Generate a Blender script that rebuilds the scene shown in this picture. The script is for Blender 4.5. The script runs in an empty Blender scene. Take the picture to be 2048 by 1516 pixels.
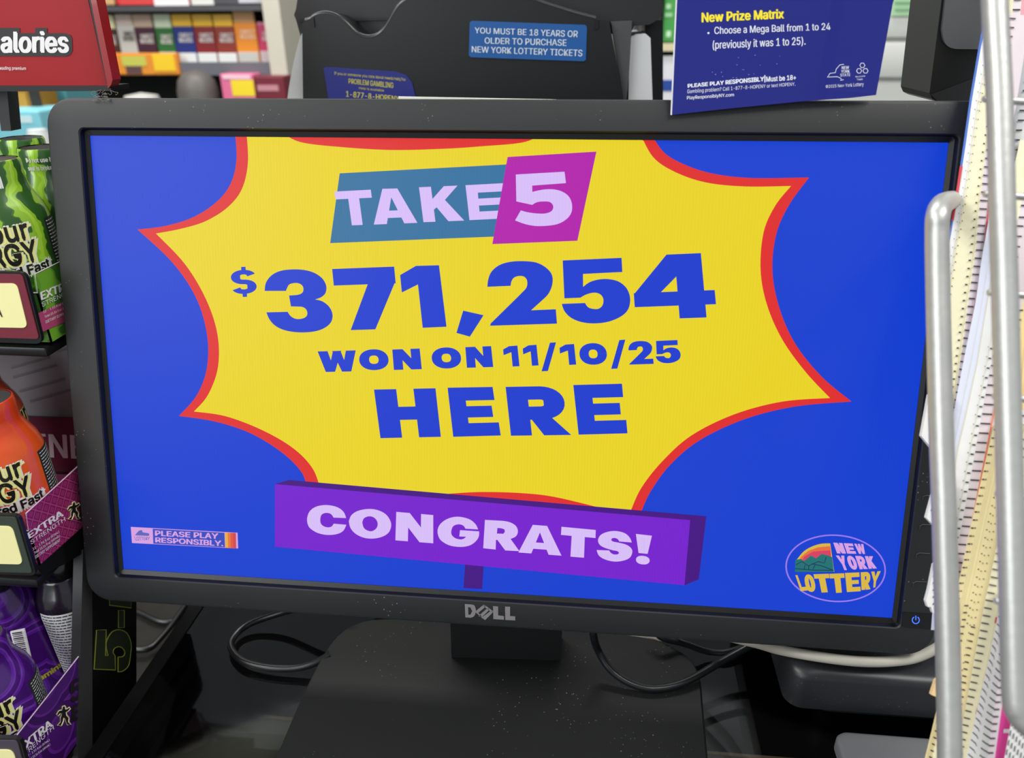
import bpy, bmesh, math, random, os
from mathutils import Vector, Matrix, noise
from mathutils.geometry import tessellate_polygon
R = math.radians
random.seed(5)
scene = bpy.context.scene
C = scene.collection

# ------------------------------------------------------------ camera
CAM = Vector((0.048853, -0.372805, 0.390175))
AX = Vector((0.99498, 0.099879, -0.00621))      # image right, in world
AY = Vector((0.037334, -0.428058, -0.90298))    # image down
AZ = Vector((-0.092847, 0.898215, -0.429638))   # view direction
F = 1531.0
cd = bpy.data.cameras.new('camera'); cam = bpy.data.objects.new('camera', cd); C.objects.link(cam)
M = Matrix.Identity(4)
for i in range(3):
    M[i][0] = AX[i]; M[i][1] = -AY[i]; M[i][2] = -AZ[i]; M[i][3] = CAM[i]
cam.matrix_world = M
cd.sensor_width = 36; cd.lens = F / 2048 * 36
cd.clip_start = 0.01; cd.clip_end = 30
cd.dof.use_dof = True; cd.dof.focus_distance = 0.43; cd.dof.aperture_fstop = 9
scene.camera = cam
# ------------------------------------------------------------ world, light, exposure
w = bpy.data.worlds.new('world'); scene.world = w; w.use_nodes = True
w.node_tree.nodes['Background'].inputs[0].default_value = (0.9, 0.95, 1, 1)
w.node_tree.nodes['Background'].inputs[1].default_value = 0.4
def area(name, loc, size, sy, power, target, col=(1, 0.98, 0.95)):
    l = bpy.data.lights.new(name, 'AREA'); l.shape = 'RECTANGLE'; l.size = size; l.size_y = sy; l.energy = power; l.color = col
    o = bpy.data.objects.new(name, l); C.objects.link(o); o.location = loc
    o.rotation_euler = (Vector(target) - Vector(loc)).to_track_quat('-Z', 'Y').to_euler()
    return o
area('ceiling_lamp_left', (-1.5, -0.55, 1.75), 1.2, 0.35, 30, (-0.2, 0, 0.2))
area('ceiling_lamp_right', (0.9, -0.5, 1.75), 1.2, 0.4, 26, (0.2, 0, 0.2))
area('ceiling_lamp_back', (-0.6, 1.0, 1.8), 1.6, 0.3, 34, (-0.6, 1.5, 0.2))
area('shop_window_light', (-1.35, -1.75, .95), 1.3, 1.1, 21, (-.2, 0, .25), (.95, .98, 1))
vs = scene.view_settings
vs.view_transform = 'Standard'; vs.look = 'None'; vs.gamma = 1; vs.exposure = 0; vs.use_curve_mapping = False
scene.cycles.use_denoising = True
scene.cycles.max_bounces = 6

# ------------------------------------------------------------ geometry of views
def ray(u, v): return (AX * ((u - 1024) / F) + AY * ((v - 758) / F) + AZ)
def at(u, v, ax, val):
    d = ray(u, v); i = 'xyz'.index(ax); return CAM + d * ((val - CAM[i]) / d[i])
def dp(u, v, d): return CAM + ray(u, v) * d
TS = R(15)
SU = Vector((0, math.sin(TS), math.cos(TS))); SN = Vector((0, -math.cos(TS), math.sin(TS))); SO = Vector((0, 0, .212))
def onpl(u, v, P, n):
    d = ray(u, v); return CAM + d * ((P - CAM).dot(n) / d.dot(n))
def scr(u, v, off=0.0): return onpl(u, v, SO + SN * off, SN)
def sp(x, y, off=0.0): return SO + Vector((x, 0, 0)) + SU * y + SN * off
# ------------------------------------------------------------ materials
def lin(c):
    r = []
    for x in c:
        x /= 255.0; r.append(x / 12.92 if x <= .04045 else ((x + .055) / 1.055) ** 2.4)
    return tuple(r) + (1,)
MC = {}
def mat(c, rough=.5, metal=0, emit=0, spec=.5, var=0.0, scale=60, bump=0, coat=0):
    k = (c, rough, metal, emit, spec, var, scale, bump, coat)
    if k in MC: return MC[k]
    m = bpy.data.materials.new('surface_%d' % len(MC)); m.use_nodes = True
    nt = m.node_tree; b = nt.nodes['Principled BSDF']
    b.inputs['Base Color'].default_value = lin(c); b.inputs['Roughness'].default_value = rough
    b.inputs['Metallic'].default_value = metal; b.inputs['Specular IOR Level'].default_value = spec
    b.inputs['Coat Weight'].default_value = coat
    if emit:
        b.inputs['Emission Color'].default_value = lin(c); b.inputs['Emission Strength'].default_value = emit
        b.inputs['Base Color'].default_value = (0.004, 0.004, 0.006, 1)
    if var or bump:
        tc = nt.nodes.new('ShaderNodeTexCoord'); n = nt.nodes.new('ShaderNodeTexNoise'); n.inputs['Scale'].default_value = scale
        n.inputs['Detail'].default_value = 6
        nt.links.new(tc.outputs['Object'], n.inputs['Vector'])
        if var:
            mx = nt.nodes.new('ShaderNodeMix'); mx.data_type = 'RGBA'; l = lin(c)
            mx.inputs[6].default_value = tuple(x * (1 - var) for x in l[:3]) + (1,)
            mx.inputs[7].default_value = tuple(min(1, x * (1 + var)) for x in l[:3]) + (1,)
            nt.links.new(n.outputs['Fac'], mx.inputs[0]); nt.links.new(mx.outputs[2], b.inputs['Base Color'])
        if bump:
            bp = nt.nodes.new('ShaderNodeBump'); bp.inputs['Strength'].default_value = bump; bp.inputs['Distance'].default_value = .0004
            nt.links.new(n.outputs['Fac'], bp.inputs['Height']); nt.links.new(bp.outputs[0], b.inputs['Normal'])
    MC[k] = m; return m
def dusty(c, rough, amt=.5, scale=330, spec=.5):
    """plastic with fine light dust specks"""
    m = mat(c, rough, var=.12, scale=35.01 + amt, bump=0.15, spec=spec); nt = m.node_tree; b = nt.nodes['Principled BSDF']
    if nt.nodes.get('dust'): return m
    tc = nt.nodes.new('ShaderNodeTexCoord')
    vo = nt.nodes.new('ShaderNodeTexVoronoi'); vo.name = 'dust'; vo.inputs['Scale'].default_value = scale
    n = nt.nodes.new('ShaderNodeTexNoise'); n.inputs['Scale'].default_value = 30; n.inputs['Detail'].default_value = 4
    cr = nt.nodes.new('ShaderNodeValToRGB'); cr.color_ramp.elements[0].position = .07; cr.color_ramp.elements[0].color = (1, 1, 1, 1)
    cr.color_ramp.elements[1].position = .15; cr.color_ramp.elements[1].color = (0, 0, 0, 1)
    cr2 = nt.nodes.new('ShaderNodeValToRGB'); cr2.color_ramp.elements[0].position = .54; cr2.color_ramp.elements[1].position = .68
    mu = nt.nodes.new('ShaderNodeMath'); mu.operation = 'MULTIPLY'; mu2 = nt.nodes.new('ShaderNodeMath'); mu2.operation = 'MULTIPLY'; mu2.inputs[1].default_value = amt
    mx = nt.nodes.new('ShaderNodeMix'); mx.data_type = 'RGBA'; mx.inputs[7].default_value = (.35, .35, .33, 1)
    L = nt.links; L.new(tc.outputs['Object'], vo.inputs['Vector']); L.new(tc.outputs['Object'], n.inputs['Vector'])
    L.new(vo.outputs['Distance'], cr.inputs[0]); L.new(n.outputs['Fac'], cr2.inputs[0])
    L.new(cr.outputs[0], mu.inputs[0]); L.new(cr2.outputs[0], mu.inputs[1]); L.new(mu.outputs[0], mu2.inputs[0]); L.new(mu2.outputs[0], mx.inputs[0])
    src = b.inputs['Base Color'].links[0].from_socket
    L.new(src, mx.inputs[6]); L.new(mx.outputs[2], b.inputs['Base Color'])
    return m
def glassy(tint, gloss=.06, rough=.03, name='glass'):
    m = bpy.data.materials.new(name); m.use_nodes = True; nt = m.node_tree
    for n in list(nt.nodes): nt.nodes.remove(n)
    o = nt.nodes.new('ShaderNodeOutputMaterial'); t = nt.nodes.new('ShaderNodeBsdfTransparent'); g = nt.nodes.new('ShaderNodeBsdfGlossy')
    mx = nt.nodes.new('ShaderNodeMixShader'); f = nt.nodes.new('ShaderNodeFresnel'); f.inputs[0].default_value = 1.45
    tc = nt.nodes.new('ShaderNodeTexCoord'); n = nt.nodes.new('ShaderNodeTexNoise'); n.inputs['Scale'].default_value = 25
    mr = nt.nodes.new('ShaderNodeMapRange'); mr.inputs['To Min'].default_value = rough; mr.inputs['To Max'].default_value = rough + .03
    nt.links.new(tc.outputs['Object'], n.inputs['Vector']); nt.links.new(n.outputs['Fac'], mr.inputs[0]); nt.links.new(mr.outputs[0], g.inputs['Roughness'])
    t.inputs[0].default_value = tint; nt.links.new(f.outputs[0], mx.inputs[0]); nt.links.new(t.outputs[0], mx.inputs[1]); nt.links.new(g.outputs[0], mx.inputs[2])
    nt.links.new(mx.outputs[0], o.inputs[0]); return m
def screen_mat(c, strength=1.0):
    """LCD pixel colour behind an anti-glare film, with the faint column grid of the panel"""
    k = ('scr', c, strength)
    if k in MC: return MC[k]
    m = bpy.data.materials.new('lcd_%d' % len(MC)); m.use_nodes = True; nt = m.node_tree; b = nt.nodes['Principled BSDF']
    b.inputs['Base Color'].default_value = (.006, .006, .008, 1); b.inputs['Roughness'].default_value = .42; b.inputs['Specular IOR Level'].default_value = .24
    tc = nt.nodes.new('ShaderNodeTexCoord'); wv = nt.nodes.new('ShaderNodeTexWave'); wv.inputs['Scale'].default_value = 190; wv.inputs['Distortion'].default_value = .6
    wv.inputs['Detail'].default_value = 1; wv.bands_direction = 'X'
    mx = nt.nodes.new('ShaderNodeMix'); mx.data_type = 'RGBA'; l = lin(c)
    mx.inputs[6].default_value = tuple(x * .985 for x in l[:3]) + (1,); mx.inputs[7].default_value = tuple(min(1, x * 1.015) for x in l[:3]) + (1,)
    nt.links.new(tc.outputs['Object'], wv.inputs['Vector']); nt.links.new(wv.outputs['Fac'], mx.inputs[0]); nt.links.new(mx.outputs[2], b.inputs['Emission Color'])
    b.inputs['Emission Strength'].default_value = strength
    MC[k] = m; return m
def ramp_mat(kind, cols, rough=.25, coat=.6):
    """printed sleeves: melon stripes, fruit flames, swirls, lozenges"""
    m = bpy.data.materials.new(kind); m.use_nodes = True; nt = m.node_tree; b = nt.nodes['Principled BSDF']; L = nt.links
    b.inputs['Roughness'].default_value = rough; b.inputs['Coat Weight'].default_value = coat; b.inputs['Coat Roughness'].default_value = .1
    tc = nt.nodes.new('ShaderNodeTexCoord'); cr = nt.nodes.new('ShaderNodeValToRGB'); cr.color_ramp.interpolation = 'CONSTANT'
    el = cr.color_ramp.elements
    while len(el) < len(cols): el.new(.5)
    for e, (p, c) in zip(el, cols): e.position = p; e.color = lin(c)
    def math_(op, a, bb=None, c=None):
        n = nt.nodes.new('ShaderNodeMath'); n.operation = op
        for i, x in enumerate((a, bb, c)):
            if x is None: continue
            if isinstance(x, (int, float)): n.inputs[i].default_value = x
            else: L.new(x, n.inputs[i])
        return n.outputs[0]
    sx = nt.nodes.new('ShaderNodeSeparateXYZ'); L.new(tc.outputs['Object'], sx.inputs[0])
    no = nt.nodes.new('ShaderNodeTexNoise'); no.inputs['Detail'].default_value = 2; L.new(tc.outputs['Object'], no.inputs['Vector'])
    if kind == 'melon_print':
        no.inputs['Scale'].default_value = 75; a = math_('ARCTAN2', sx.outputs[1], sx.outputs[0])
        v = math_('SINE', math_('ADD', math_('MULTIPLY', a, 7.0), math_('MULTIPLY', no.outputs['Fac'], 9.0)))
        L.new(math_('MULTIPLY_ADD', v, .5, .5), cr.inputs[0])
    elif kind == 'melon_flat':
        no.inputs['Scale'].default_value = 45
        v = math_('SINE', math_('ADD', math_('MULTIPLY', sx.outputs[1], 210), math_('MULTIPLY', no.outputs['Fac'], 9.0)))
        L.new(math_('MULTIPLY_ADD', v, .5, .5), cr.inputs[0])
    elif kind == 'fruit_print':
        no.inputs['Scale'].default_value = 60; cr.color_ramp.interpolation = 'LINEAR'
        L.new(math_('ADD', math_('MULTIPLY', sx.outputs[2], 10.0), math_('MULTIPLY', math_('SUBTRACT', no.outputs['Fac'], .5), .35)), cr.inputs[0])
    elif kind == 'swirl_print':
        vo = nt.nodes.new('ShaderNodeTexVoronoi'); vo.inputs['Scale'].default_value = 28; L.new(tc.outputs['Object'], vo.inputs['Vector'])
        v = math_('SINE', math_('MULTIPLY', vo.outputs['Distance'], 16)); L.new(math_('MULTIPLY_ADD', v, .5, .5), cr.inputs[0])
    elif kind == 'lozenge_print':
        p = math_('ADD', math_('MULTIPLY', sx.outputs[1], 420), math_('MULTIPLY', sx.outputs[2], 420))
        q = math_('SUBTRACT', math_('MULTIPLY', sx.outputs[1], 420), math_('MULTIPLY', sx.outputs[2], 420))
        v = math_('MAXIMUM', math_('ABSOLUTE', math_('SINE', p)), math_('ABSOLUTE', math_('SINE', q)))
        L.new(v, cr.inputs[0])
    L.new(cr.outputs[0], b.inputs['Base Color']); return m
# ------------------------------------------------------------ mesh builder (world coordinates, one object per build)
class MB:
    def __init__(s): s.v = []; s.f = []; s.m = []; s.mats = []
    def mi(s, m):
        if m not in s.mats: s.mats.append(m)
        return s.mats.index(m)
    def add(s, vs_, fs, m):
        o = len(s.v); s.v += [tuple(v) for v in vs_]; i = s.mi(m)
        for f in fs: s.f.append([o + k for k in f]); s.m.append(i)
        return s
    def quad(s, pts, m): return s.add(pts, [list(range(len(pts)))], m)
    def poly(s, loops, m, fn=None):
        lp = [[Vector((p[0], p[1], 0)) if len(p) == 2 else Vector(p) for p in l] for l in loops]
        tr = tessellate_polygon(lp); fl = [p for l in lp for p in l]
        if fn: fl = [fn(p.x, p.y) for p in fl]
        return s.add(fl, [list(t) for t in tr], m)
    def box(s, lo, hi, m, bev=0, seg=2, rot=None, piv=None):
        bm = bmesh.new(); bmesh.ops.create_cube(bm, size=1)
        for v in bm.verts: v.co = Vector([(lo[i] + hi[i]) / 2 + v.co[i] * (hi[i] - lo[i]) for i in range(3)])
        if bev: bmesh.ops.bevel(bm, geom=bm.edges[:] , offset=bev, segments=seg, profile=.5, affect='EDGES')
        if rot:
            for v in bm.verts: v.co = rot @ (v.co - piv) + piv
        return s.bm(bm, m)
    def bm(s, bm, m):
        bm.verts.ensure_lookup_table(); bm.verts.index_update()
        s.add([v.co for v in bm.verts], [[v.index for v in f.verts] for f in bm.faces], m); bm.free(); return s
    def prism(s, pts, vec, m, side=None):
        """planar outline (3D points) with thickness vec"""
        n = len(pts); pts = [Vector(p) for p in pts]; vec = Vector(vec)
        tr = [list(t) for t in tessellate_polygon([pts])]
        s.add(pts, tr, m); s.add([p + vec for p in pts], tr, m)
        vs_ = pts + [p + vec for p in pts]
        s.add(vs_, [[i, (i + 1) % n, n + (i + 1) % n, n + i] for i in range(n)], side or m); return s
    def tube(s, pts, r, m, seg=12, closed=False):
        pts = [Vector(p) for p in pts]; n = len(pts); rings = []
        up = None
        for i, p in enumerate(pts):
            if closed: t = pts[(i + 1) % n] - pts[i - 1]
            else: t = pts[min(i + 1, n - 1)] - pts[max(i - 1, 0)]
            t.normalize()
            if up is None: up = t.orthogonal().normalized()
            up = (up - t * up.dot(t)).normalized(); b = t.cross(up)
            rr = r[i] if isinstance(r, (list, tuple)) else r
            rings.append([p + (up * math.cos(a) + b * math.sin(a)) * rr for a in [2 * math.pi * k / seg for k in range(seg)]])
        vs_ = [q for rg in rings for q in rg]; fs = []
        for i in range(n if closed else n - 1):
            j = (i + 1) % n
            for k in range(seg): fs.append([i * seg + k, i * seg + (k + 1) % seg, j * seg + (k + 1) % seg, j * seg + k])
        if not closed: fs += [list(range(seg))[::-1], [(n - 1) * seg + k for k in range(seg)]]
        return s.add(vs_, fs, m)
    def lathe(s, prof, m, o=(0, 0, 0), seg=40, cap=True):
        o = Vector(o); vs_ = []; fs = []
        for r, z in prof:
            for k in range(seg): a = 2 * math.pi * k / seg; vs_.append(o + Vector((r * math.cos(a), r * math.sin(a), z)))
        for i in range(len(prof) - 1):
            for k in range(seg): fs.append([i * seg + k, i * seg + (k + 1) % seg, (i + 1) * seg + (k + 1) % seg, (i + 1) * seg + k])
        if cap:
            fs += [list(range(seg))[::-1], [(len(prof) - 1) * seg + k for k in range(seg)]]
        return s.add(vs_, fs, m)
    def build(s, name, parent=None, smooth=False, label=None, root=None):
        me = bpy.data.meshes.new(name); o = bpy.data.objects.new(name, me); C.objects.link(o)
        off = Vector((0, 0, 0))
        if parent is not None:
            q = parent
            while q is not None: off += q.location; q = q.parent
        elif s.v:
            xs = list(zip(*s.v)); off = Vector([(min(a) + max(a)) / 2 for a in xs[:2]] + [min(xs[2])]); o.location = off
        me.from_pydata([tuple(Vector(v) - off) for v in s.v], [], s.f)
        for m in s.mats: me.materials.append(m)
        for p, i in zip(me.polygons, s.m): p.material_index = i; p.use_smooth = bool(smooth)
        if parent is not None: o.parent = parent
        if smooth:
            bm = bmesh.new(); bm.from_mesh(me); bmesh.ops.recalc_face_normals(bm, faces=bm.faces[:]); bm.to_mesh(me); bm.free()
            me.set_sharp_from_angle(angle=R(smooth if smooth > 1 else 40))
        if label: o['label'] = label
        return o
def tag(o, label, cat, group=None):
    o['label'] = label; o['category'] = cat
    if group: o['group'] = group
    return o
def thing(name, label, cat, loc=(0, 0, 0), group=None):
    o = bpy.data.objects.new(name, None); C.objects.link(o); o.location = loc; o.empty_display_size = .02
    return tag(o, label, cat, group)
def struct(o): o['kind'] = 'structure'; return o
def copy_tree(o, parent=None, loc=None):
    c = o.copy(); C.objects.link(c); c.parent = parent
    if loc is not None: c.location = loc
    for ch in list(o.children): copy_tree(ch, c)
    return c
# ------------------------------------------------------------ lettering
FONT = None
try:
    FONT = bpy.data.fonts.load(os.path.join(bpy.utils.system_resource('DATAFILES'), 'fonts', 'Inter.woff2'))
except Exception: FONT = None
TCACHE = {}
def ttris(txt, bold=0.0, res=3, spacing=1.0):
    """ink outline of a line of type, scaled to the unit square, as triangles"""
    k = (txt, bold, res, spacing)
    if k in TCACHE: return TCACHE[k]
    cu = bpy.data.curves.new('type', 'FONT'); cu.body = txt; cu.resolution_u = res; cu.space_character = spacing
    if FONT: cu.font = FONT
    o = bpy.data.objects.new('type', cu); C.objects.link(o)
    dg = bpy.context.evaluated_depsgraph_get(); me = bpy.data.meshes.new_from_object(o.evaluated_get(dg))
    vs_ = [v.co.copy() for v in me.vertices]; fs = [list(p.vertices) for p in me.polygons]
    bpy.data.objects.remove(o); bpy.data.curves.remove(cu); bpy.data.meshes.remove(me)
    x0 = min(v.x for v in vs_); x1 = max(v.x for v in vs_); y0 = min(v.y for v in vs_); y1 = max(v.y for v in vs_)
    out = ([((v.x - x0) / (x1 - x0), (v.y - y0) / (y1 - y0)) for v in vs_], fs, (x1 - x0) / (y1 - y0)); TCACHE[k] = out; return out
def bil(q, x, y):
    """quad given TL TR BR BL -> point at unit x,y (y up)"""
    tl, tr, br, bl = q
    return tuple((tl[i] * (1 - x) + tr[i] * x) * y + (bl[i] * (1 - x) + br[i] * x) * (1 - y) for i in range(2))
def text(mb, txt, q, m, plane, bold=0.0, res=3):
    """type filling the quad q (TL TR BR BL in photo coordinates) of the surface 'plane'"""
    # heavy type is struck twice or thrice, each strike a hair nearer the reader
    vs_, fs, asp = ttris(txt, 0, res); n = 1 if bold < .01 else (4 if bold > .045 else 2); d = .10 * min(bold, .09) / .05 / max(asp, .3)
    for k in range(n):
        o = []; sh = (k - (n - 1) / 2) * d / max(1, n - 1); dv = .03 * (-1) ** k if n == 4 else 0
        for x, y in vs_:
            p = Vector(plane(*bil(q, d / 2 + x * (1 - d) + sh, y + dv))); o.append(p + (CAM - p).normalized() * (k * 6e-6))
        mb.add(o, fs, m)
def off_q(q, ox, oy, s=1.0): return [(ox + a / s, oy + b / s) for a, b in q]
def E_(cx, cy, rx, ry, a0, a1, n=22):
    r = []
    for i in range(n + 1):
        a = R(a0 + (a1 - a0) * i / n); c, s_ = math.cos(a), math.sin(a)
        r.append((cx + rx * math.copysign(abs(c) ** .9, c), cy + ry * math.copysign(abs(s_) ** .9, s_)))
    return r
def stroke(pts, v, h):
    out = []; L = []; n = len(pts)
    closed = abs(pts[0][0] - pts[-1][0]) + abs(pts[0][1] - pts[-1][1]) < 1e-6
    for i in range(n):
        if closed: a, b = pts[(i - 1) if i else n - 2], pts[(i + 1) if i < n - 1 else 1]
        else: a, b = pts[max(i - 1, 0)], pts[min(i + 1, n - 1)]
        tx, ty = b[0] - a[0], b[1] - a[1]; l = math.hypot(tx, ty) or 1; nx, ny = -ty / l, tx / l
        L.append(((pts[i][0] + nx * v / 2, pts[i][1] + ny * h / 2), (pts[i][0] - nx * v / 2, pts[i][1] - ny * h / 2)))
    for a, b in zip(L, L[1:]): out.append([a[0], b[0], b[1], a[1]])
    return out
def rc(x0, y0, x1, y1): return [(x0, y0), (x1, y0), (x1, y1), (x0, y1)]
def glyph(ch, v=.3, h=.25):
    ry = (1 - h) / 4; yu = 1 - h / 2 - ry; yl = h / 2 + ry; rx = .5 - v / 2
    if ch in 'O0': return stroke(E_(.5, .5, rx, .5 - h / 2, 0, 360, 40), v, h)
    if ch == 'C': return stroke(E_(.5, .5, rx, .5 - h / 2, 32, 328, 34), v, h)
    if ch == 'G': return stroke(E_(.5, .5, rx, .5 - h / 2, 32, 340, 34), v, h) + [rc(.54, .3, 1, .52), rc(1 - v * .95, .16, 1, .5)]
    if ch == 'S': return stroke(E_(.5, yu, rx, ry, 18, 270, 20) + E_(.5, yl, rx, ry, 90, -162, 20)[1:], v * .95, h)
    if ch == '$': return [[(x, .1 + y * .8) for x, y in p] for p in glyph('S', v, h)] + [rc(.43, 0, .6, .2), rc(.43, .8, .6, 1)]
    if ch == '3': return stroke(E_(.47, yu, .47 - v / 2, ry, 165, -75, 20), v, h) + stroke(E_(.49, yl, .5 - v / 2, ry, 80, -168, 20), v, h)
    if ch == '2':
        y2 = 1 - h / 2 - .22; return stroke(E_(.48, y2, .47 - v / 2, .22, 172, -38, 20), v, h) + [[(.0, h * .95), (.0, 0), (.45, 0), (.62, h * .95), (.97, .55), (.62, .52)], rc(0, 0, 1, h)]
    if ch == '5': return [rc(.06, 1 - h, .9, 1), rc(.06, .46, .06 + v * .85, 1)] + stroke(E_(.46, .33, .53 - v / 2, .335 - h / 2, 150, -165, 24), v, h)
    if ch == '1': return [rc(1 - v, 0, 1, 1), [(0, .86), (.42, 1), (1 - v * .5, 1), (1 - v * .5, .72), (1 - v, .70), (0, .58)]]
    if ch == '4': return [rc(.54, 0, .54 + v, 1), rc(0, .2, 1, .2 + h * .88), [(.44, 1), (.6, 1), (.6, .72), (.33, .2 + h * .85), (0, .2), (0, .2 + h * .8)]]
    if ch == '7': return [rc(0, 1 - h, 1, 1), [(.58, .8), (1, .8), (.98, .73), (.6, 0), (.2, 0)]]
    if ch == '/': return [[(.62, 1), (1, 1), (.38, 0), (0, 0)]]
    if ch == '!': return [[(0, 1), (1, 1), (.78, .37), (.22, .37)], E_(.5, .145, .42, .145, 0, 345, 23)]
    if ch == 'A': return [[(0, 0), (v, 0), (.56, .98), (.62, 1), (.5 - .17, 1)], [(1, 0), (1 - v, 0), (.44, .98), (.38, 1), (.5 + .17, 1)], rc(.2, .17, .8, .17 + h * .9)]
    if ch == 'K': return [rc(0, 0, v, 1), [(v * .9, .32), (.58, .58), (.97, 1), (1 - v * 1.25, 1), (v * .9, .62)], [(.32, .5), (.6, .62), (1.02, 0), (1 - v * 1.25, 0)]]
    if ch == 'H': return [rc(0, 0, v, 1), rc(1 - v, 0, 1, 1), rc(v * .9, .5 - h / 2, 1 - v * .9, .5 + h / 2)]
    if ch == 'E': return [rc(0, 0, v, 1), rc(0, 0, 1, h), rc(0, 1 - h, .98, 1), rc(0, .5 - h * .43, .9, .5 + h * .43)]
    if ch == 'T': return [rc(0, 1 - h, 1, 1), rc(.5 - v / 2, 0, .5 + v / 2, 1)]
    if ch == 'N': return [rc(0, 0, v, 1), rc(1 - v, 0, 1, 1), [(0, 1), (v * 1.1, 1), (1, 0), (1 - v * 1.1, 0)]]
    if ch == 'L': return [rc(0, 0, v, 1), rc(0, 0, 1, h)]
    if ch == 'Y': return [[(0, 1), (v * 1.15, 1), (.5 + v / 2, .4), (.5 - v / 2, .4)], [(1, 1), (1 - v * 1.15, 1), (.5 - v / 2, .4), (.5 + v / 2, .4)], rc(.5 - v / 2, 0, .5 + v / 2, .45)]
    if ch == 'W': return [[(0, 1), (v, 1), (.41, 0), (.17, 0)], [(.24, 0), (.41, 0), (.62, 1), (.40, 1)], [(1, 1), (1 - v, 1), (.59, 0), (.83, 0)], [(.76, 0), (.59, 0), (.38, 1), (.60, 1)]]
    if ch == 'R':
        return [rc(0, 0, v, 1)] + stroke([(v * .8, 1 - h / 2), (.5, 1 - h / 2)] + E_(.55, .66, .39 - v / 2 + .04, .34 - h / 2, 85, -85, 16) + [(.5, .32 + h / 2), (v * .8, .32 + h / 2)], v, h) + [[(.33, .42), (.68, .42), (1.03, 0), (1 - v * 1.2, 0)]]
    return [rc(0, 0, 1, 1)]
def gput(mb, ch, q, m, plane, v=.3, h=.25):
    for i, p in enumerate(glyph(ch, v, h)):
        pl = (lambda u, w, d=SN * (i * 1.2e-6): plane(u, w) + d)
        mb.poly([[bil(q, *a) for a in p]], m, pl) if len(p) != 4 else mb.quad([pl(*bil(q, *a)) for a in p], m)
# ============================================================ setting
floor = MB().box((-3.2, -1.6, -1.0), (2.6, 2.6, -.95), mat((120, 116, 108), .4, var=.1, scale=6)).build('floor'); struct(floor)
wall = MB().box((-3.2, 2.5, -.95), (2.6, 2.6, 2.2), mat((150, 150, 146), .8, var=.05, scale=5)).build('wall_back'); struct(wall)
wl = MB().box((-3.3, -1.6, -.95), (-3.2, 2.6, 2.2), mat((150, 150, 146), .8, var=.05, scale=5)).build('wall_left'); struct(wl)
# glass display counter
ctr = thing('display_counter', 'dark glass-topped display counter under the monitor', 'counter', (0.1, 0.1, -.95))
MB().box((-.222, -.30, -.008), (.62, .62, 0), glassy((.6, .61, .6, 1), name='counter_glass')).build('glass_top', ctr)
cf = MB(); blk = mat((3, 3, 3), .7, var=.2, scale=20, spec=.15)
cf.box((-.232, -.30, -.03), (-.222, .62, .001), blk); cf.box((-.222, -.30, -.95), (-.212, .62, -.03), blk); cf.box((.61, -.30, -.95), (.62, .62, -.008), blk)
cf.box((-.212, -.30, -.95), (.61, -.29, -.04), blk); cf.box((-.212, .61, -.95), (.61, .62, -.008), blk)
cf.build('frame', ctr)
SHY = at(430, 1422, 'z', -.021).y
MB().box((-.212, -.29, -.034), (.61, SHY - .002, -.022), mat((150, 148, 136), .5, var=.1, scale=14)).build('front_shelf', ctr, label='brown-grey shelf board under the glass')
MB().box((-.212, SHY - .002, -.03), (.61, SHY, -.021), mat((230, 200, 160), .5)).build('edge_strip', ctr, label='pale wooden edge strip')
MB().box((-.212, -.29, -.20), (.61, .61, -.19), mat((36, 36, 34), .6, var=.2, scale=12)).build('shelf', ctr)
# papers lying inside the case
def slab(name, pts, t, m): return MB().prism(pts, (0, 0, t), m).build(name)
pp = slab('paper_sheet', [at(330, 1395, 'z', -.188), at(395, 1330, 'z', -.188), at(410, 1375, 'z', -.188), at(370, 1400, 'z', -.188)], .001, mat((150, 152, 152), .7, var=.1)); tag(pp, 'small grey paper scrap under the counter glass near the rack', 'paper')
pp = slab('paper_sheet', [at(412, 1240, 'z', -.188), at(455, 1240, 'z', -.188), at(448, 1290, 'z', -.188), at(430, 1335, 'z', -.188)], .001, mat((150, 152, 154), .7, var=.1)); tag(pp, 'white paper strip under the counter glass left of the cable loop', 'paper')
# ledge left of the counter with papers behind the energy shot rack
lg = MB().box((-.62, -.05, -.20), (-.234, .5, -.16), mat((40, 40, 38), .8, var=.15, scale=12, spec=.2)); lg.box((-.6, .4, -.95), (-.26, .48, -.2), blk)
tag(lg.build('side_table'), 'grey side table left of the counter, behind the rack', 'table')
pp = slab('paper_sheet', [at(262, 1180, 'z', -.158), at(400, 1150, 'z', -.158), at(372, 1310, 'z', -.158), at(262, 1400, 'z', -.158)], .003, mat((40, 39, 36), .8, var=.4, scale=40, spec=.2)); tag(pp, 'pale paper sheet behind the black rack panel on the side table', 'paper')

# ============================================================ monitor
mon = thing('computer_monitor', 'black widescreen monitor showing a yellow starburst lottery prize message', 'monitor', (0, 0, 0.0))
bez = dusty((27, 28, 29), .55, .55)
def rrect(hw, hh, r, n=8):
    p = []
    for cx, cy, a0 in ((hw - r, hh - r, 0), (-hw + r, hh - r, 90), (-hw + r, -hh + r, 180), (hw - r, -hh + r, 270)):
        for i in range(n + 1): a = R(a0 + 90 * i / n); p.append((cx + r * math.cos(a), cy + r * math.sin(a)))
    return p
mb = MB()
def loops(defs, m):
    vs_ = []; n = None; fs = []
    for hw, hh, r, off in defs:
        l = [sp(x, y, off) for x, y in rrect(hw, hh, r)]; n = len(l); vs_ += l
    for i in range(len(defs) - 1):
        for k in range(n): fs.append([i * n + k, i * n + (k + 1) % n, (i + 1) * n + (k + 1) % n, (i + 1) * n + k])
    return vs_, fs
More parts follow.
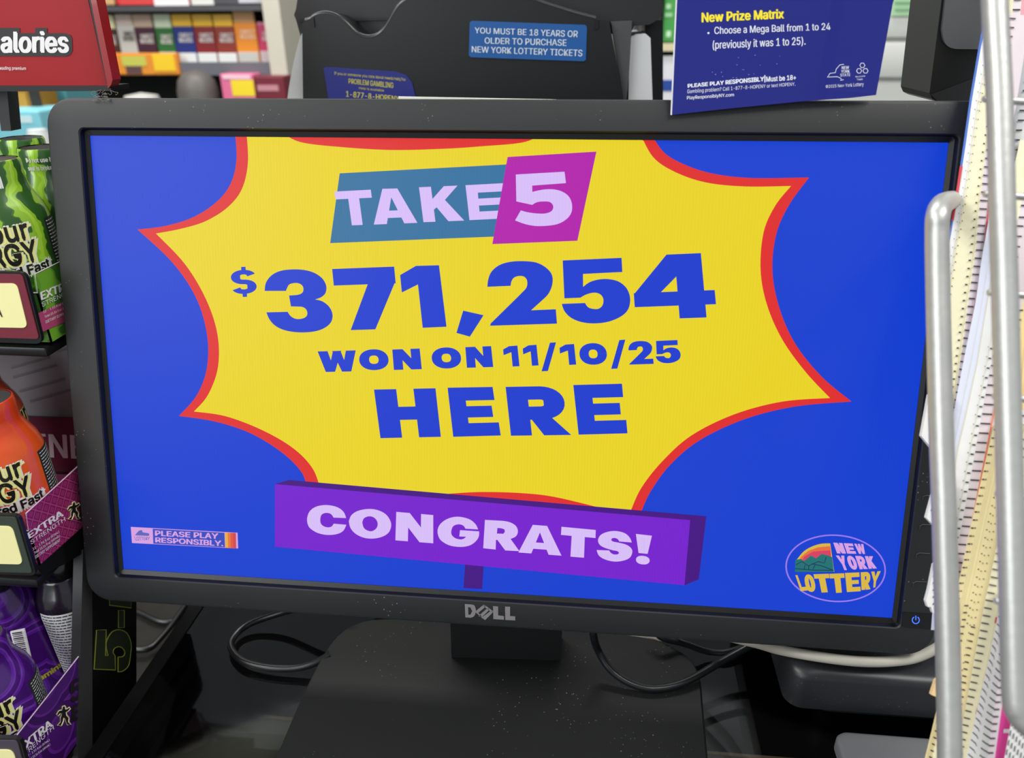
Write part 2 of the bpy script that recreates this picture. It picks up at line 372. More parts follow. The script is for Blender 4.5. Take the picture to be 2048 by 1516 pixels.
vs_, fs = loops([(.2425, .1437, .0145, -.014), (.2427, .1439, .0147, .0025), (.2420, .1432, .014, .0046), (.2405, .1417, .013, .0052), (.2245, .1285, .003, .0052), (.2240, .1280, .003, .0045)], bez); mb.add(vs_, fs, bez)
mb.build('bezel', mon, smooth=40)
inn = mat((14, 14, 15), .4, var=.2, scale=80)
mb = MB(); vs_, fs = loops([(.2240, .1280, .003, .0045), (.2236, .1276, .002, .0012), (.2214, .1249, .0006, .0003), (.2214, .1249, .0006, -.004)], inn); mb.add(vs_, fs, inn); mb.build('inner_frame', mon, smooth=25, label='glossy black recess around the screen')
mb = MB(); hb = mat((24, 24, 25), .5, var=.15)
mb.add([sp(x, y, o) for o, s_ in ((-.013, 1), (-.03, .93), (-.045, .62)) for x, y in rrect(.2425 * s_, .1437 * s_, .0145)], [[i * 36 + k, i * 36 + (k + 1) % 36, (i + 1) * 36 + (k + 1) % 36, (i + 1) * 36 + k] for i in range(2) for k in range(36)], hb)
mb.poly([[tuple(sp(x, y, -.045)) for x, y in rrect(.15, .089, .009)]], hb); mb.build('rear_housing', mon, smooth=40)
# ---- picture on the panel
BLUE = screen_mat((6, 60, 206)); YEL = screen_mat((232, 210, 22)); RED = screen_mat((222, 40, 36)); TXT = screen_mat((16, 56, 204))
TEAL = screen_mat((48, 112, 158)); MAG = screen_mat((176, 18, 170)); LIL = screen_mat((214, 188, 246)); PUR = screen_mat((116, 22, 204)); DPUR = screen_mat((66, 0, 128))
PNK = screen_mat((214, 160, 222)); GRN = screen_mat((28, 112, 112)); GOLD = screen_mat((218, 182, 62)); ORG = screen_mat((226, 110, 62)); DRK = screen_mat((14, 50, 92))
LAY = [0.0]
def lay(o): return lambda u, v: scr(u, v, o)
s_ = MB(); s_.quad([sp(-.2218, .1252, 0), sp(-.2218, -.1252, 0), sp(.2218, -.1252, 0), sp(.2218, .1252, 0)], BLUE)
def cr_(pts, n=7):
    """smooth curve through points"""
    o = []; P = [pts[0]] + list(pts) + [pts[-1]]
    for i in range(1, len(P) - 2):
        a, b, c, d = P[i - 1], P[i], P[i + 1], P[i + 2]
        for k in range(n):
            t = k / n; o.append(tuple(.5 * (2 * b[j] + (c[j] - a[j]) * t + (2 * a[j] - 5 * b[j] + 4 * c[j] - d[j]) * t * t + (3 * b[j] - a[j] - 3 * c[j] + d[j]) * t ** 3) for j in range(len(b))))
    o.append(tuple(pts[-1])); return o
# outlines of the round figures: a nested list is a smooth run
TRACE = {
 '3': (500, 500, 7.58, [[[(222, 620), (240, 500), (320, 390), (450, 320), (620, 295), (800, 300), (960, 340), (1090, 425), (1155, 540), (1145, 650), (1080, 715), (990, 748)], [(990, 748), (1100, 780), (1200, 860), (1250, 970), (1235, 1080), (1150, 1170), (1000, 1230), (780, 1250), (560, 1225), (400, 1160), (300, 1060), (248, 945)], [(570, 937), (620, 1005), (700, 1045), (790, 1040), (850, 1010), (870, 960), (850, 900), (800, 865), (740, 858)], (620, 855), (592, 690), [(700, 683), (770, 665), (808, 620), (800, 550), (750, 510), (680, 500), (600, 520), (565, 570), (545, 620)]]]),
 '2': (950, 480, 7.58, [[[(187, 710), (200, 600), (250, 480), (370, 380), (540, 330), (740, 320), (940, 345), (1090, 430), (1170, 540), (1170, 680), (1110, 820), (1000, 930), (850, 1065)], (1225, 1050), (1243, 1268), (228, 1300), (238, 1265), [(590, 920), (700, 810), (780, 720), (790, 620), (750, 560), (680, 545), (600, 565), (555, 620), (540, 695)]]]),
 '5': (1100, 480, 7.58, [[(192, 310), (1085, 270), (1097, 485), (500, 515), [(502, 710), (600, 640), (730, 600), (880, 592), (1040, 630), (1160, 730), (1215, 880), (1190, 1040), (1090, 1150), (900, 1235), (680, 1265), (480, 1245), (320, 1180), (220, 1080), (178, 968)], [(530, 955), (580, 1020), (660, 1045), (740, 1040), (795, 990), (810, 910), (780, 840), (710, 802), (620, 805), (530, 835), (460, 875)], (218, 885)]]),
 'five': (1000, 320, 9.475, [[(300, 275), (1222, 222), (1250, 438), (610, 485), [(612, 605), (740, 575), (880, 555), (1040, 560), (1190, 605), (1310, 700), (1365, 850), (1350, 1000), (1260, 1120), (1100, 1210), (900, 1245), (680, 1250), (480, 1215), (285, 1145)], [(395, 955), (500, 985), (660, 1010), (840, 1015), (960, 980), (1005, 920), (1000, 850), (940, 795), (830, 785), (700, 800), (610, 850)], (310, 785)]]),
 'C': (600, 980, 10.24, [[[(945, 575), (900, 460), (800, 370), (650, 320), (480, 310), (310, 350), (190, 450), (145, 600), (180, 750), (300, 850), (450, 905), (620, 920), (780, 895), (890, 830), (950, 712)], [(690, 690), (650, 745), (580, 765), (490, 745), (430, 690), (415, 600), (440, 510), (520, 470), (610, 480), (660, 520), (685, 565)]]]),
 'O': (600, 980, 10.24, [[[(1000, 640), (1050, 520), (1180, 430), (1400, 388), (1600, 415), (1770, 510), (1865, 680), (1830, 850), (1700, 950), (1500, 995), (1300, 975), (1130, 890), (1030, 770), (1000, 640)]], [[(1275, 660), (1310, 580), (1400, 540), (1500, 555), (1575, 630), (1590, 720), (1550, 800), (1460, 845), (1360, 820), (1300, 760), (1275, 660)]]]),
 'G': (860, 1010, 10.24, [[[(985, 500), (930, 390), (800, 290), (580, 240), (380, 275), (220, 380), (155, 520), (190, 680), (300, 780), (450, 840), (650, 858), (820, 825), (940, 740), (1000, 640), (1005, 540)], (615, 515), (600, 645), [(740, 650), (690, 690), (620, 705), (520, 680), (450, 620), (435, 540), (470, 440), (550, 400), (630, 400), (690, 430), (725, 485)]]]),
 'R': (860, 1010, 10.24, [[(1125, 305), [(1500, 325), (1640, 355), (1760, 430), (1800, 540), (1760, 640), (1650, 695)], (1830, 945), (1540, 930), (1380, 715), (1350, 715), (1345, 912), (1090, 885)], [(1380, 470), [(1450, 475), (1520, 500), (1530, 550), (1500, 590)], (1370, 585)]]),
 'S': (1140, 1020, 10.24, [[[(1265, 665), (1220, 560), (1110, 470), (930, 430), (760, 450), (630, 510), (575, 610), (600, 700), (690, 765), (860, 820), (960, 840), (1000, 870), (980, 905), (900, 910), (840, 880), (800, 828)], [(545, 820), (590, 930), (710, 1010), (900, 1055), (1080, 1040), (1220, 980), (1275, 870), (1250, 780), (1150, 710), (1000, 670), (880, 645), (845, 610), (870, 578), (930, 575), (980, 600), (1010, 645)]]])}
def trace(mb, k, m, plane, box=None):
    ox, oy, sc, loops_ = TRACE[k]; out = []
    for l in loops_:
        o = []
        for e in l: o += (cr_(e, 5) if isinstance(e, list) else [e])
        q = []
        for p in o:
            if not q or abs(p[0] - q[-1][0]) + abs(p[1] - q[-1][1]) > 1: q.append(p)
        if abs(q[0][0] - q[-1][0]) + abs(q[0][1] - q[-1][1]) < 2: q.pop()
        out.append(q)
    if box:
        X = [p[0] for l in out for p in l]; Y = [p[1] for l in out for p in l]; x0, y0, x1, y1 = box
        out = [[(x0 + (x - min(X)) / (max(X) - min(X)) * (x1 - x0), y0 + (y - min(Y)) / (max(Y) - min(Y)) * (y1 - y0)) for x, y in l] for l in out]
    else: out = [off_q(l, ox, oy, sc) for l in out]
    mb.poly(out, m, plane)
outer = [cr_([(470, 262), (473, 320), (461, 368), (432, 405), (385, 435), (330, 452), (275, 459)]),
         cr_([(275, 459), (345, 525), (392, 595), (414, 668), (414, 735), (394, 790), (358, 832)]),
         cr_([(358, 832), (430, 843), (500, 866), (560, 902), (600, 940), (615, 975), (640, 1060)]),
         [(1260, 1080)], cr_([(1280, 1030), (1300, 985), (1340, 930), (1400, 880), (1490, 838), (1590, 813), (1703, 803)]),
         cr_([(1703, 803), (1645, 755), (1592, 690), (1560, 620), (1545, 545), (1552, 470), (1578, 410), (1618, 355)]),
         cr_([(1618, 355), (1500, 356), (1420, 346), (1362, 326), (1325, 302), (1300, 262)])]
inner = [cr_([(493, 262), (496, 325), (484, 378), (455, 415), (410, 443), (360, 458), (312, 467)]),
         cr_([(312, 467), (370, 528), (412, 598), (435, 668), (436, 735), (416, 790), (388, 823)]),
         cr_([(388, 823), (450, 832), (520, 858), (582, 893), (622, 932), (640, 975), (660, 1060)]),
         [(1000, 1060), (1240, 1080)], cr_([(1262, 1020), (1283, 975), (1325, 922), (1384, 870), (1470, 828), (1565, 803), (1660, 796)]),
         cr_([(1660, 796), (1612, 745), (1565, 680), (1534, 610), (1521, 540), (1527, 465), (1550, 412), (1582, 372)]),
         cr_([(1582, 372), (1490, 373), (1412, 365), (1350, 344), (1306, 314), (1278, 262)])]
def clip_top(l):   # keep the drawing inside the lit area of the panel
    o = []
    for u, v in l:
        p = scr(u, v) - SO; x, y = p.x, p.dot(SU)
        o.append((max(-.2217, min(.2217, x)), max(-.1251, min(.1251, y))))
    r = []
    for p in o:
        if not r or abs(p[0] - r[-1][0]) + abs(p[1] - r[-1][1]) > 1e-5: r.append(p)
    return r
s_.poly([clip_top([p for l in outer for p in l])], RED, lambda x, y: sp(x, y, .00005))
s_.poly([clip_top([p for l in inner for p in l])], YEL, lambda x, y: sp(x, y, .0001))
s_.poly([clip_top(cr_([(560, 262), (600, 284), (680, 294), (780, 300), (880, 298), (960, 293), (1050, 284), (1090, 262)]))], RED, lambda x, y: sp(x, y, .00015))
s_.poly([cr_([(890, 988), (960, 984), (1040, 986), (1110, 994), (1210, 1018)]) + [(1150, 1060), (900, 1040)]], RED, lay(.00015))
# TAKE 5
a = lambda q: off_q(q, 600, 280, 3.151)
s_.quad([scr(*p, .00015) for p in a([(250, 210), (190, 650), (1250, 608), (1340, 152)])], TEAL)
for ch, q in zip('TAKE', ([(217, 325), (446, 313), (475, 532), (247, 541)], [(428, 310), (704, 303), (740, 522), (465, 533)], [(750, 298), (1000, 287), (1030, 508), (778, 518)], [(1043, 285), (1285, 272), (1295, 494), (1068, 505)])):
    gput(s_, ch, a(q), LIL, lay(.0002), .3 if ch != 'A' else .3, .23)
s_.quad([scr(*p, .00025) for p in a([(1308, 107), (1212, 656), (1748, 635), (1868, 73)])], MAG)
trace(s_, 'five', LIL, lay(.0003))
# prize
b_ = lambda q: off_q(q, 400, 480, 1.862)
for ch, q, v, h in (('$', [(112, 102), (208, 98), (214, 210), (118, 214)], .38, .19), ('3', [(232, 112), (480, 105), (500, 338), (248, 346)], .40, .25), ('7', [(492, 108), (723, 99), (745, 330), (515, 337)], .4, .27),
        ('1', [(742, 98), (890, 94), (918, 323), (765, 330)], .58, .25), ('2', [(1062, 83), (1312, 74), (1332, 308), (1080, 320)], .40, .24), ('5', [(1335, 74), (1590, 65), (1606, 307), (1345, 314)], .38, .26), ('4', [(1606, 60), (1904, 47), (1926, 287), (1622, 298)], .33, .25)):
    trace(s_, ch, TXT, lay(.00015)) if ch in '325' else gput(s_, ch, b_(q), TXT, lay(.00015), v, h)
s_.quad([scr(*p, .00015) for p in b_([(980, 263), (955, 346), (1005, 360), (1056, 280)])], TXT)
won = [('W', 440, 584, 412, 492), ('O', 592, 702, 406, 486), ('N', 718, 822, 405, 484), ('O', 862, 972, 399, 480), ('N', 990, 1088, 396, 476), ('1', 1130, 1186, 394, 473), ('1', 1203, 1257, 391, 470),
       ('/', 1268, 1330, 382, 489), ('1', 1340, 1397, 388, 467), ('0', 1412, 1515, 383, 466), ('/', 1527, 1588, 372, 480), ('2', 1590, 1690, 377, 461), ('5', 1695, 1790, 373, 458)]
for ch, x0, x1, y0, y1 in won:
    d_ = 3
    if ch in '25': trace(s_, ch, TXT, lay(.00015), (1256.6, 682, 1307.4, 729.3) if ch == '2' else (1311.3, 680, 1361.2, 726.4)); continue
    gput(s_, ch, b_([(x0 - 2, y0 + d_), (x1 - 4, y0 - 1), (x1 + 4, y1 - d_), (x0 + 4, y1)]), TXT, lay(.00015), .46 if ch == '1' else (.26 if ch == 'W' else .34), .3)
for ch, q in zip('HERE', ([(648, 557), (877, 552), (897, 733), (672, 738)], [(922, 550), (1093, 547), (1120, 728), (943, 733)], [(1138, 547), (1355, 543), (1376, 726), (1158, 729)], [(1390, 540), (1575, 535), (1592, 720), (1410, 725)])):
    gput(s_, ch, b_(q), TXT, lay(.00015), .36, .27)
# congrats sign
c_ = lambda q: off_q(q, 520, 920, 2.179)
s_.quad([scr(*p, .0002) for p in c_([(895, 440), (975, 445), (968, 562), (887, 558)])], DPUR)
s_.quad([scr(*p, .0002) for p in c_([(65, 105), (125, 87), (1945, 245), (1875, 262)])], DPUR)
s_.quad([scr(*p, .0002) for p in c_([(1875, 262), (1945, 245), (1912, 520), (1850, 546)])], DPUR)
s_.quad([scr(*p, .00025) for p in c_([(65, 105), (1875, 262), (1850, 546), (65, 378)])], PUR)
for ch, q, v, h in (('C', [(203, 190), (382, 203), (380, 337), (203, 322)], .36, .27), ('O', [(387, 205), (572, 220), (572, 352), (387, 337)], .34, .27), ('N', [(594, 226), (755, 240), (755, 363), (590, 350)], .33, .25), ('G', [(773, 240), (953, 256), (953, 388), (773, 371)], .35, .27),
        ('R', [(975, 262), (1128, 272), (1133, 400), (972, 386)], .34, .26), ('A', [(1128, 278), (1312, 292), (1314, 417), (1126, 403)], .3, .25), ('T', [(1314, 291), (1463, 305), (1460, 430), (1305, 417)], .38, .28), ('S', [(1468, 303), (1622, 318), (1622, 451), (1465, 437)], .34, .25), ('!', [(1638, 322), (1708, 330), (1703, 458), (1632, 452)], .3, .25)):
    trace(s_, ch, LIL, lay(.0003)) if ch in 'CORSG' else gput(s_, ch, c_(q), LIL, lay(.0003), v, h)
# play responsibly strip
e_ = lambda q: off_q(q, 220, 940, 4.096)
s_.quad([scr(*p, .0001) for p in e_([(170, 466), (1045, 514), (1050, 643), (180, 598)])], PNK)
s_.quad([scr(*p, .00015) for p in e_([(350, 481), (938, 514), (942, 634), (355, 603)])], screen_mat((50, 72, 190)))
for i, cc in enumerate(((232, 170, 60), (228, 120, 60), (222, 84, 62), (206, 70, 70))):
    x = 942 + i * 22; s_.quad([scr(*p, .00015) for p in e_([(x, 512 + i), (x + 23, 513 + i), (x + 26, 640 + i), (x + 3, 636 + i)])], screen_mat(cc))
text(s_, 'PLEASE PLAY', e_([(368, 496), (888, 520), (886, 564), (368, 538)]), PNK, lay(.0002), .06)
text(s_, 'RESPONSIBLY.', e_([(370, 552), (930, 580), (928, 624), (370, 592)]), PNK, lay(.0002), .06)
text(s_, 'LOTTERY', e_([(200, 545), (325, 548), (325, 574), (210, 578)]), screen_mat((70, 90, 180)), lay(.00015), .02)
s_.poly([e_(cr_([(205, 535), (235, 500), (262, 494), (270, 510), (318, 520), (318, 540)]))], screen_mat((90, 100, 186)), lay(.00015))
# lottery roundel
f_ = lambda q: off_q(q, 1450, 1000, 4.551)
ring = f_([(1007 + 458 * math.cos(R(t)), 622 + 308 * math.sin(R(t)) + 18 * math.cos(R(t))) for t in range(0, 360, 6)])
ring2 = f_([(1007 + 444 * math.cos(R(t)), 622 + 295 * math.sin(R(t)) + 18 * math.cos(R(t))) for t in range(0, 360, 6)])
s_.poly([ring, ring2[::-1]], screen_mat((150, 120, 236)), lay(.0001))
s_.poly([f_([(640, 655), (640, 560)] + cr_([(655, 540), (720, 465), (800, 420), (880, 398), (958, 395)]) + [(995, 655)])], GOLD, lay(.0001))
s_.poly([f_([(660, 640), (690, 520), (760, 462), (850, 430), (958, 420), (980, 640)])], ORG, lay(.00012))
s_.poly([f_([(660, 640), (720, 515), (800, 470), (880, 462), (960, 458), (975, 640)])], screen_mat((214, 62, 96)), lay(.00014))
s_.poly([f_([(638, 655), (640, 545), (690, 535), (720, 555), (780, 505), (830, 530), (880, 490), (940, 505), (975, 520), (992, 655)])], GRN, lay(.00016))
for pl in ([(645, 590), (700, 560), (760, 600), (850, 560)], [(790, 580), (880, 600), (985, 640)], [(850, 560), (905, 575), (920, 520)], [(640, 625), (800, 638), (990, 640)], [(720, 630), (730, 590)], [(760, 632), (765, 595)], [(800, 630), (820, 590)]):
    for p in stroke(f_(pl), 1.6, 1.6): s_.quad([scr(*x, .0002) for x in p], DRK)
for wd, Q in (('NEW', [(985, 388), (1270, 402), (1300, 492), (1020, 486)]), ('YORK', [(1008, 505), (1360, 512), (1392, 622), (1062, 640)])):
    for i, ch in enumerate(wd):
        t0 = i / len(wd); t1 = (i + .88) / len(wd); gput(s_, ch, f_([bil(Q, t0, 1), bil(Q, t1, 1), bil(Q, t1, 0), bil(Q, t0, 0)]), PNK, lay(.0001), {'W': .26, 'Y': .32}.get(ch, .4), .26)
for ch, x0, x1, x2, x3, yt, yb in (('L', 640, 705, 690, 760, 685, 830), ('O', 712, 800, 745, 835, 680, 840), ('T', 805, 945, 840, 975, 676, 845), ('T', 950, 1085, 975, 1100, 672, 848), ('E', 1092, 1225, 1110, 1235, 664, 838), ('R', 1235, 1325, 1243, 1322, 658, 820), ('Y', 1330, 1418, 1328, 1390, 652, 800)):
    q = f_([(x0, yt), (x1, yt - 5), (x3, yb - 8), (x2, yb)])
    gput(s_, ch, q, GOLD, lay(.0001), .3 if ch in 'LY' else .42, .24)
s_.build('screen', mon, label='lit screen with prize amount, starburst and congratulations sign')
# badge, buttons, power light
def bzp(u, v, o=.0054): return scr(u, v, o)
def dell(mb, m):
    k = lambda q: off_q(q, 850, 1150, 2.926)
    mb.poly([k([(233, 170), (270, 172)] + cr_([(270, 172), (290, 180), (298, 212), (288, 240), (268, 250)]) + [(236, 248)]), k([(252, 188), (254, 232), (266, 232), (276, 212), (266, 190)])], m, bzp)
    for q in ([(292, 215), (345, 172), (358, 182), (312, 222)], [(312, 240), (368, 192), (380, 200), (335, 245)], [(330, 250), (392, 205), (402, 214), (352, 264)], [(292, 215), (312, 222), (352, 262), (335, 252)], [(345, 172), (402, 214), (394, 222), (338, 180)]): mb.quad([bzp(*p) for p in k(q)], m)
    mb.poly([k([(398, 182), (428, 184), (428, 236), (462, 240), (462, 262), (400, 258)])], m, bzp)
    mb.poly([k([(468, 184), (498, 186), (498, 240), (528, 242), (528, 266), (470, 263)])], m, bzp)
mb = MB(); dell(mb, mat((150, 146, 148), .35, .6, var=.1, scale=300)); mb.build('badge', mon, label='silver maker badge')
ld = mat((60, 110, 255), .4, emit=1.6)
mb = MB()
c0 = (1831, 1239.5)
for q in stroke([(c0[0] + 7 * math.cos(R(t)), c0[1] + 7 * math.sin(R(t))) for t in range(-60, 241, 15)], 2, 2): mb.quad([bzp(*p) for p in q], ld)
mb.quad([bzp(c0[0] - 1, c0[1] - 9), bzp(c0[0] + 1, c0[1] - 9), bzp(c0[0] + 1, c0[1]), bzp(c0[0] - 1, c0[1])], ld); 
pb = MB(); pb.box((0, 0, 0), (1, 1, 1), mat((8, 8, 9), .3)); pb = MB()
q = [scr(1804, 1224, .0053), scr(1866, 1228, .0053), scr(1862, 1258, .0053), scr(1804, 1253, .0053)]
pb.prism(q, SN * .0003, mat((7, 7, 8), .25, var=.1)); po = pb.build('power_button', mon)
mb.v = [tuple(Vector(v) + SN * .0004) for v in mb.v]; mb.build('power_light', po, label='glowing blue power symbol')
for u, v in ((1845, 994), (1839, 1052), (1832, 1109), (1826, 1166)):
    mb = MB(); g = mat((48, 48, 50), .4); mb.tube([bzp(u + 28, v - 2), bzp(u + 6, v - 3), bzp(u + 1, v), bzp(u, v + 6)], .0003, g, 6); mb.build('control_button', mon)
# neck and base
mb = MB(); nk = dusty((17, 17, 18), .5, .3)
P_ = [(-.030, -.006), (.041, -.002), (.041, .018), (-.030, .018)]
zs = [(.012, 0), (.05, .003), (.10, .012), (.155, .026), (.19, .034)]
vs_ = [(x, y + dy, z) for z, dy in zs for x, y in P_]
mb.add(vs_, [[i * 4 + k, i * 4 + (k + 1) % 4, i * 4 + 4 + (k + 1) % 4, i * 4 + 4 + k] for i in range(4) for k in range(4)] + [[16, 17, 18, 19]], nk); mb.build('neck', mon)
mb = MB(); bs = dusty((19, 20, 20), .62, .6, 330, .3)
bo = cr_([(.062, .027), (.10, .024), (.122, .012), (.129, -.004), (.1285, -.03)], 5) + cr_([(.122, -.16), (.11, -.185), (.085, -.195)], 5) + cr_([(-.085, -.195), (-.108, -.185), (-.116, -.165)], 5) + cr_([(-.117, -.05), (-.115, -.012), (-.108, .012), (-.09, .024), (-.055, .027)], 5)
n = len(bo); cx, cy = .006, -.08
vs_ = [(cx + (x - cx) * s1, cy + (y - cy) * s1, z) for s1, z in ((.985, 0.0), (1, .003), (1, .010), (.988, .012)) for x, y in bo]
mb.add(vs_, [[i * n + k, i * n + (k + 1) % n, (i + 1) * n + (k + 1) % n, (i + 1) * n + k] for i in range(3) for k in range(n)], bs)
mb.poly([[(cx + (x - cx) * .988, cy + (y - cy) * .988) for x, y in bo]], bs, lambda x, y: Vector((x, y, .012))); mb.build('base', mon, smooth=50)

mb = MB(); rnd = random.Random(8); dm_ = mat((120, 116, 108), .9)
for i in range(16):
    u0, v0 = rnd.uniform(186, 226), rnd.uniform(180, 200); pts = [(u0, v0)]
    for k in range(4): pts.append((pts[-1][0] + rnd.uniform(-7, 8), pts[-1][1] + rnd.uniform(-3, 5)))
    mb.tube([Vector(p) for p in cr_([tuple(scr(u, v, .0062)) for u, v in pts], 3)], .00011, dm_, 4)
o = mb.build('dust_tuft'); tag(o, 'small tuft of grey dust fibres on the top left of the monitor', 'dust'); o['kind'] = 'stuff'
# ============================================================ cables on the counter
blkc = mat((22, 23, 25), .3, var=.15, scale=90)
def cable(name, pxs, zs_, r, m, label):
    pts = [tuple(at(u, v, 'z', z)) for (u, v), z in zip(pxs, zs_)]
    return tag(MB().tube([Vector(p) for p in cr_(pts, 8)], r, m, 10).build(name, smooth=60), label, 'cable')
cable('power_cable', [(690, 1190), (640, 1205), (560, 1226), (495, 1250), (462, 1285), (480, 1318), (530, 1334), (590, 1336), (632, 1325), (660, 1308)], [.03, .025, .012, .006, .005, .005, .005, .006, .009, .012], .0024, blkc, 'black cable loop on the counter left of the monitor base')
cable('video_cable', [(1180, 1180), (1186, 1262), (1196, 1300), (1222, 1340), (1262, 1367), (1310, 1377), (1370, 1364), (1440, 1325), (1500, 1292), (1570, 1255), (1620, 1230)], [.07, .05, .032, .022, .017, .0155, .016, .018, .022, .03, .035], .0024, blkc, 'thick black cable drooping over the right side of the monitor base')
cable('data_cable', [(1300, 1240), (1320, 1273), (1370, 1288), (1420, 1304), (1470, 1300), (1560, 1262)], [.03, .024, .015, .006, .006, .006], .0021, blkc, 'thinner black cable behind the drooping cable at the base corner')
cable('network_cable', [(1230, 1225), (1262, 1274), (1292, 1278), (1400, 1266), (1500, 1284), (1560, 1300), (1640, 1314), (1720, 1323), (1790, 1322), (1840, 1312), (1890, 1285), (1950, 1235)], [.004, .0035, .006, .03, .045, .06, .066, .067, .067, .067, .067, .067], .0029, mat((172, 168, 156), .5, var=.12, scale=60), 'off-white cable running along the lower right edge of the monitor')

def cable_x(name, pxs, ax, val, r, m, label):
    return tag(MB().tube([Vector(p) for p in cr_([tuple(at(u, v, ax, val)) for u, v in pxs], 8)], r, m, 10).build(name, smooth=60), label, 'cable')
cable_x('power_cable', [(255, 1215), (285, 1228), (320, 1243), (352, 1240), (378, 1215)], 'z', -.150, .0026, blkc, 'black cable crossing the pale paper behind the rack panel, upper one')
cable_x('power_cable', [(255, 1296), (280, 1299), (300, 1296), (318, 1280), (345, 1248), (375, 1205)], 'z', -.146, .003, blkc, 'black cable curving up over the paper behind the rack panel, lower one')
# ============================================================ black device, grey plate
BZ = .060
dv = MB(); dm = dusty((30, 31, 34), .4, .25)
X0 = at(1584, 1345, 'z', BZ).x; Yf = at(1640, 1350, 'z', BZ).y
def rbox(x0, y0, x1, y1, z0, z1, r, m, mb, e=.004):
    hw, hh = (x1 - x0) / 2, (y1 - y0) / 2; o = Vector(((x0 + x1) / 2, (y0 + y1) / 2, 0)); L_ = []
    for i_, z in ((0, z0), (0, z1 - e), (e * .3, z1 - e * .3), (e, z1)): L_.append([o + Vector((x, y, z)) for x, y in rrect(hw - i_, hh - i_, r)])
    n = len(L_[0]); mb.add([p for l in L_ for p in l], [[i * n + k, i * n + (k + 1) % n, (i + 1) * n + (k + 1) % n, (i + 1) * n + k] for i in range(3) for k in range(n)] + [[3 * n + k for k in range(n)]], m)
    return mb
z_b = .034
rbox(X0, Yf, .40, .10, z_b, BZ, .010, dm, dv, .005)
rbox(X0 + .03, Yf + .03, .39, .095, 0, z_b, .008, mat((9, 9, 9), .6), dv, .001)
tag(dv.build('receipt_device', smooth=50), 'rounded black plastic device at the lower right behind the wire rack', 'device')
pl = MB(); g1 = at(1700, 1462, 'z', .030)
gx0 = at(1672, 1475, 'z', .030).x
rbox(gx0, g1.y - .12, .40, g1.y, .022, .030, .007, mat((108, 110, 112), .45, .2, var=.08, scale=50), pl, .002)
rbox(gx0 + .012, g1.y - .11, .39, g1.y - .01, 0, .022, .005, mat((12, 12, 12), .5), pl, .001)
tag(pl.build('metal_plate', smooth=50), 'grey metal plate with rounded corner in the bottom right', 'plate')
# ============================================================ energy shot rack on the left
rack = thing('display_rack', 'black leaning countertop rack with red header and three tiers of energy shots', 'rack', (-.30, -.03, -.16))
rk = mat((17, 17, 18), .35, var=.2, scale=40)
HY = .10
RED_P = mat((160, 20, 28), .45, var=.06, scale=30, spec=.3)
def pol(mb, pxs, y, m, dy=None, ax='y'):
    pts = [at(u, v, ax, y) for u, v in pxs]
    if dy is None: mb.poly([pts], m)
    else: mb.prism(pts, (0, dy, 0) if ax == 'y' else (dy, 0, 0), m)
    return mb
yp = lambda y: (lambda u, v: at(u, v, 'y', y))
xp = lambda x: (lambda u, v: at(u, v, 'x', x))
mb = MB(); pol(mb, [(-260, -120), (150, -120), (214, 172), (-260, 172)], HY, RED_P, .004); hd = mb.build('header_panel', rack)
mb = MB(); ol = mat((38, 36, 38), .5); a = lambda q: off_q(q, 0, 0, 3.413)
pol(mb, a([(-110, 190), (60, 190), (135, 190), (135, 226), (240, 226), (240, 190), (322, 190), (322, 226), (440, 226), (478, 236), (492, 262), (494, 345), (480, 372), (455, 384), (-110, 382)]), HY - .0003, ol)
wh = mat((238, 236, 236), .5)
text(mb, 'alories', a([(3, 216), (470, 216), (471, 358), (3, 358)]), wh, yp(HY - .0006), .07)
text(mb, 'C', a([(-95, 214), (-8, 214), (-8, 358), (-95, 358)]), wh, yp(HY - .0006), .07)
text(mb, 'eading premium', a([(0, 452), (177, 455), (177, 484), (0, 482)]), wh, yp(HY - .0006), .01, 2)
mb.build('lettering', hd, label='white lettering with dark outline')
mb = MB(); pol(mb, [(152, -120), (160, -120), (222, 178), (214, 172)], HY - .003, mat((20, 14, 14), .4), .008)
mb.build('trim_gap', rack)
mb = MB(); pol(mb, [(158, -120), (168, -120), (223, 148), (225, 160), (222, 170), (216, 177)], HY - .006, mat((150, 16, 24), .3, coat=.3), .009); mb.build('header_trim', rack, label='glossy red plastic edge trim')
mb = MB(); pol(mb, [(-260, 172), (222, 172), (222, 182), (-260, 184)], HY - .004, rk, .02); mb.build('header_rail', rack)
mb = MB(); pol(mb, [(-8, 180), (14, 180), (22, 262), (2, 262)], HY + .012, mat((62, 62, 64), .5), .01); mb.build('centre_post', rack)
# side panel and post (leaning)
PX = -.2475
def leanx(z, y0=-.026, z0=.097): return y0 + (z - z0) * .478
mb = MB()
t_, b0 = at(166, 1100, 'x', PX), at(155, 1560, 'x', PX); t2, b2 = at(187, 1094, 'x', PX), at(186, 1560, 'x', PX)
up = Vector((0, 0, 0))
mb.prism([b0, b2, t2 + up, t_ + up], (-.006, 0, 0), mat((50, 50, 52), .4, var=.2, scale=60)); mb.build('side_post', rack)
mb = MB(); q = [at(186, 1090, 'x', PX + .0004), at(273, 1090, 'x', PX + .0004), at(273, 1410, 'x', PX + .0004), at(262, 1520, 'x', PX + .0004), at(186, 1560, 'x', PX + .0004)]
mb.prism(q, (-.0012, 0, 0), mat((6, 7, 6), .3, var=.2, scale=30)); sd = mb.build('side_panel', rack)
mb = MB(); yl_ = mat((112, 118, 26), .5); gp = mat((22, 30, 14), .5); k4 = lambda q: [(u / 3.253, 1050 + v / 3.253) for u, v in q]
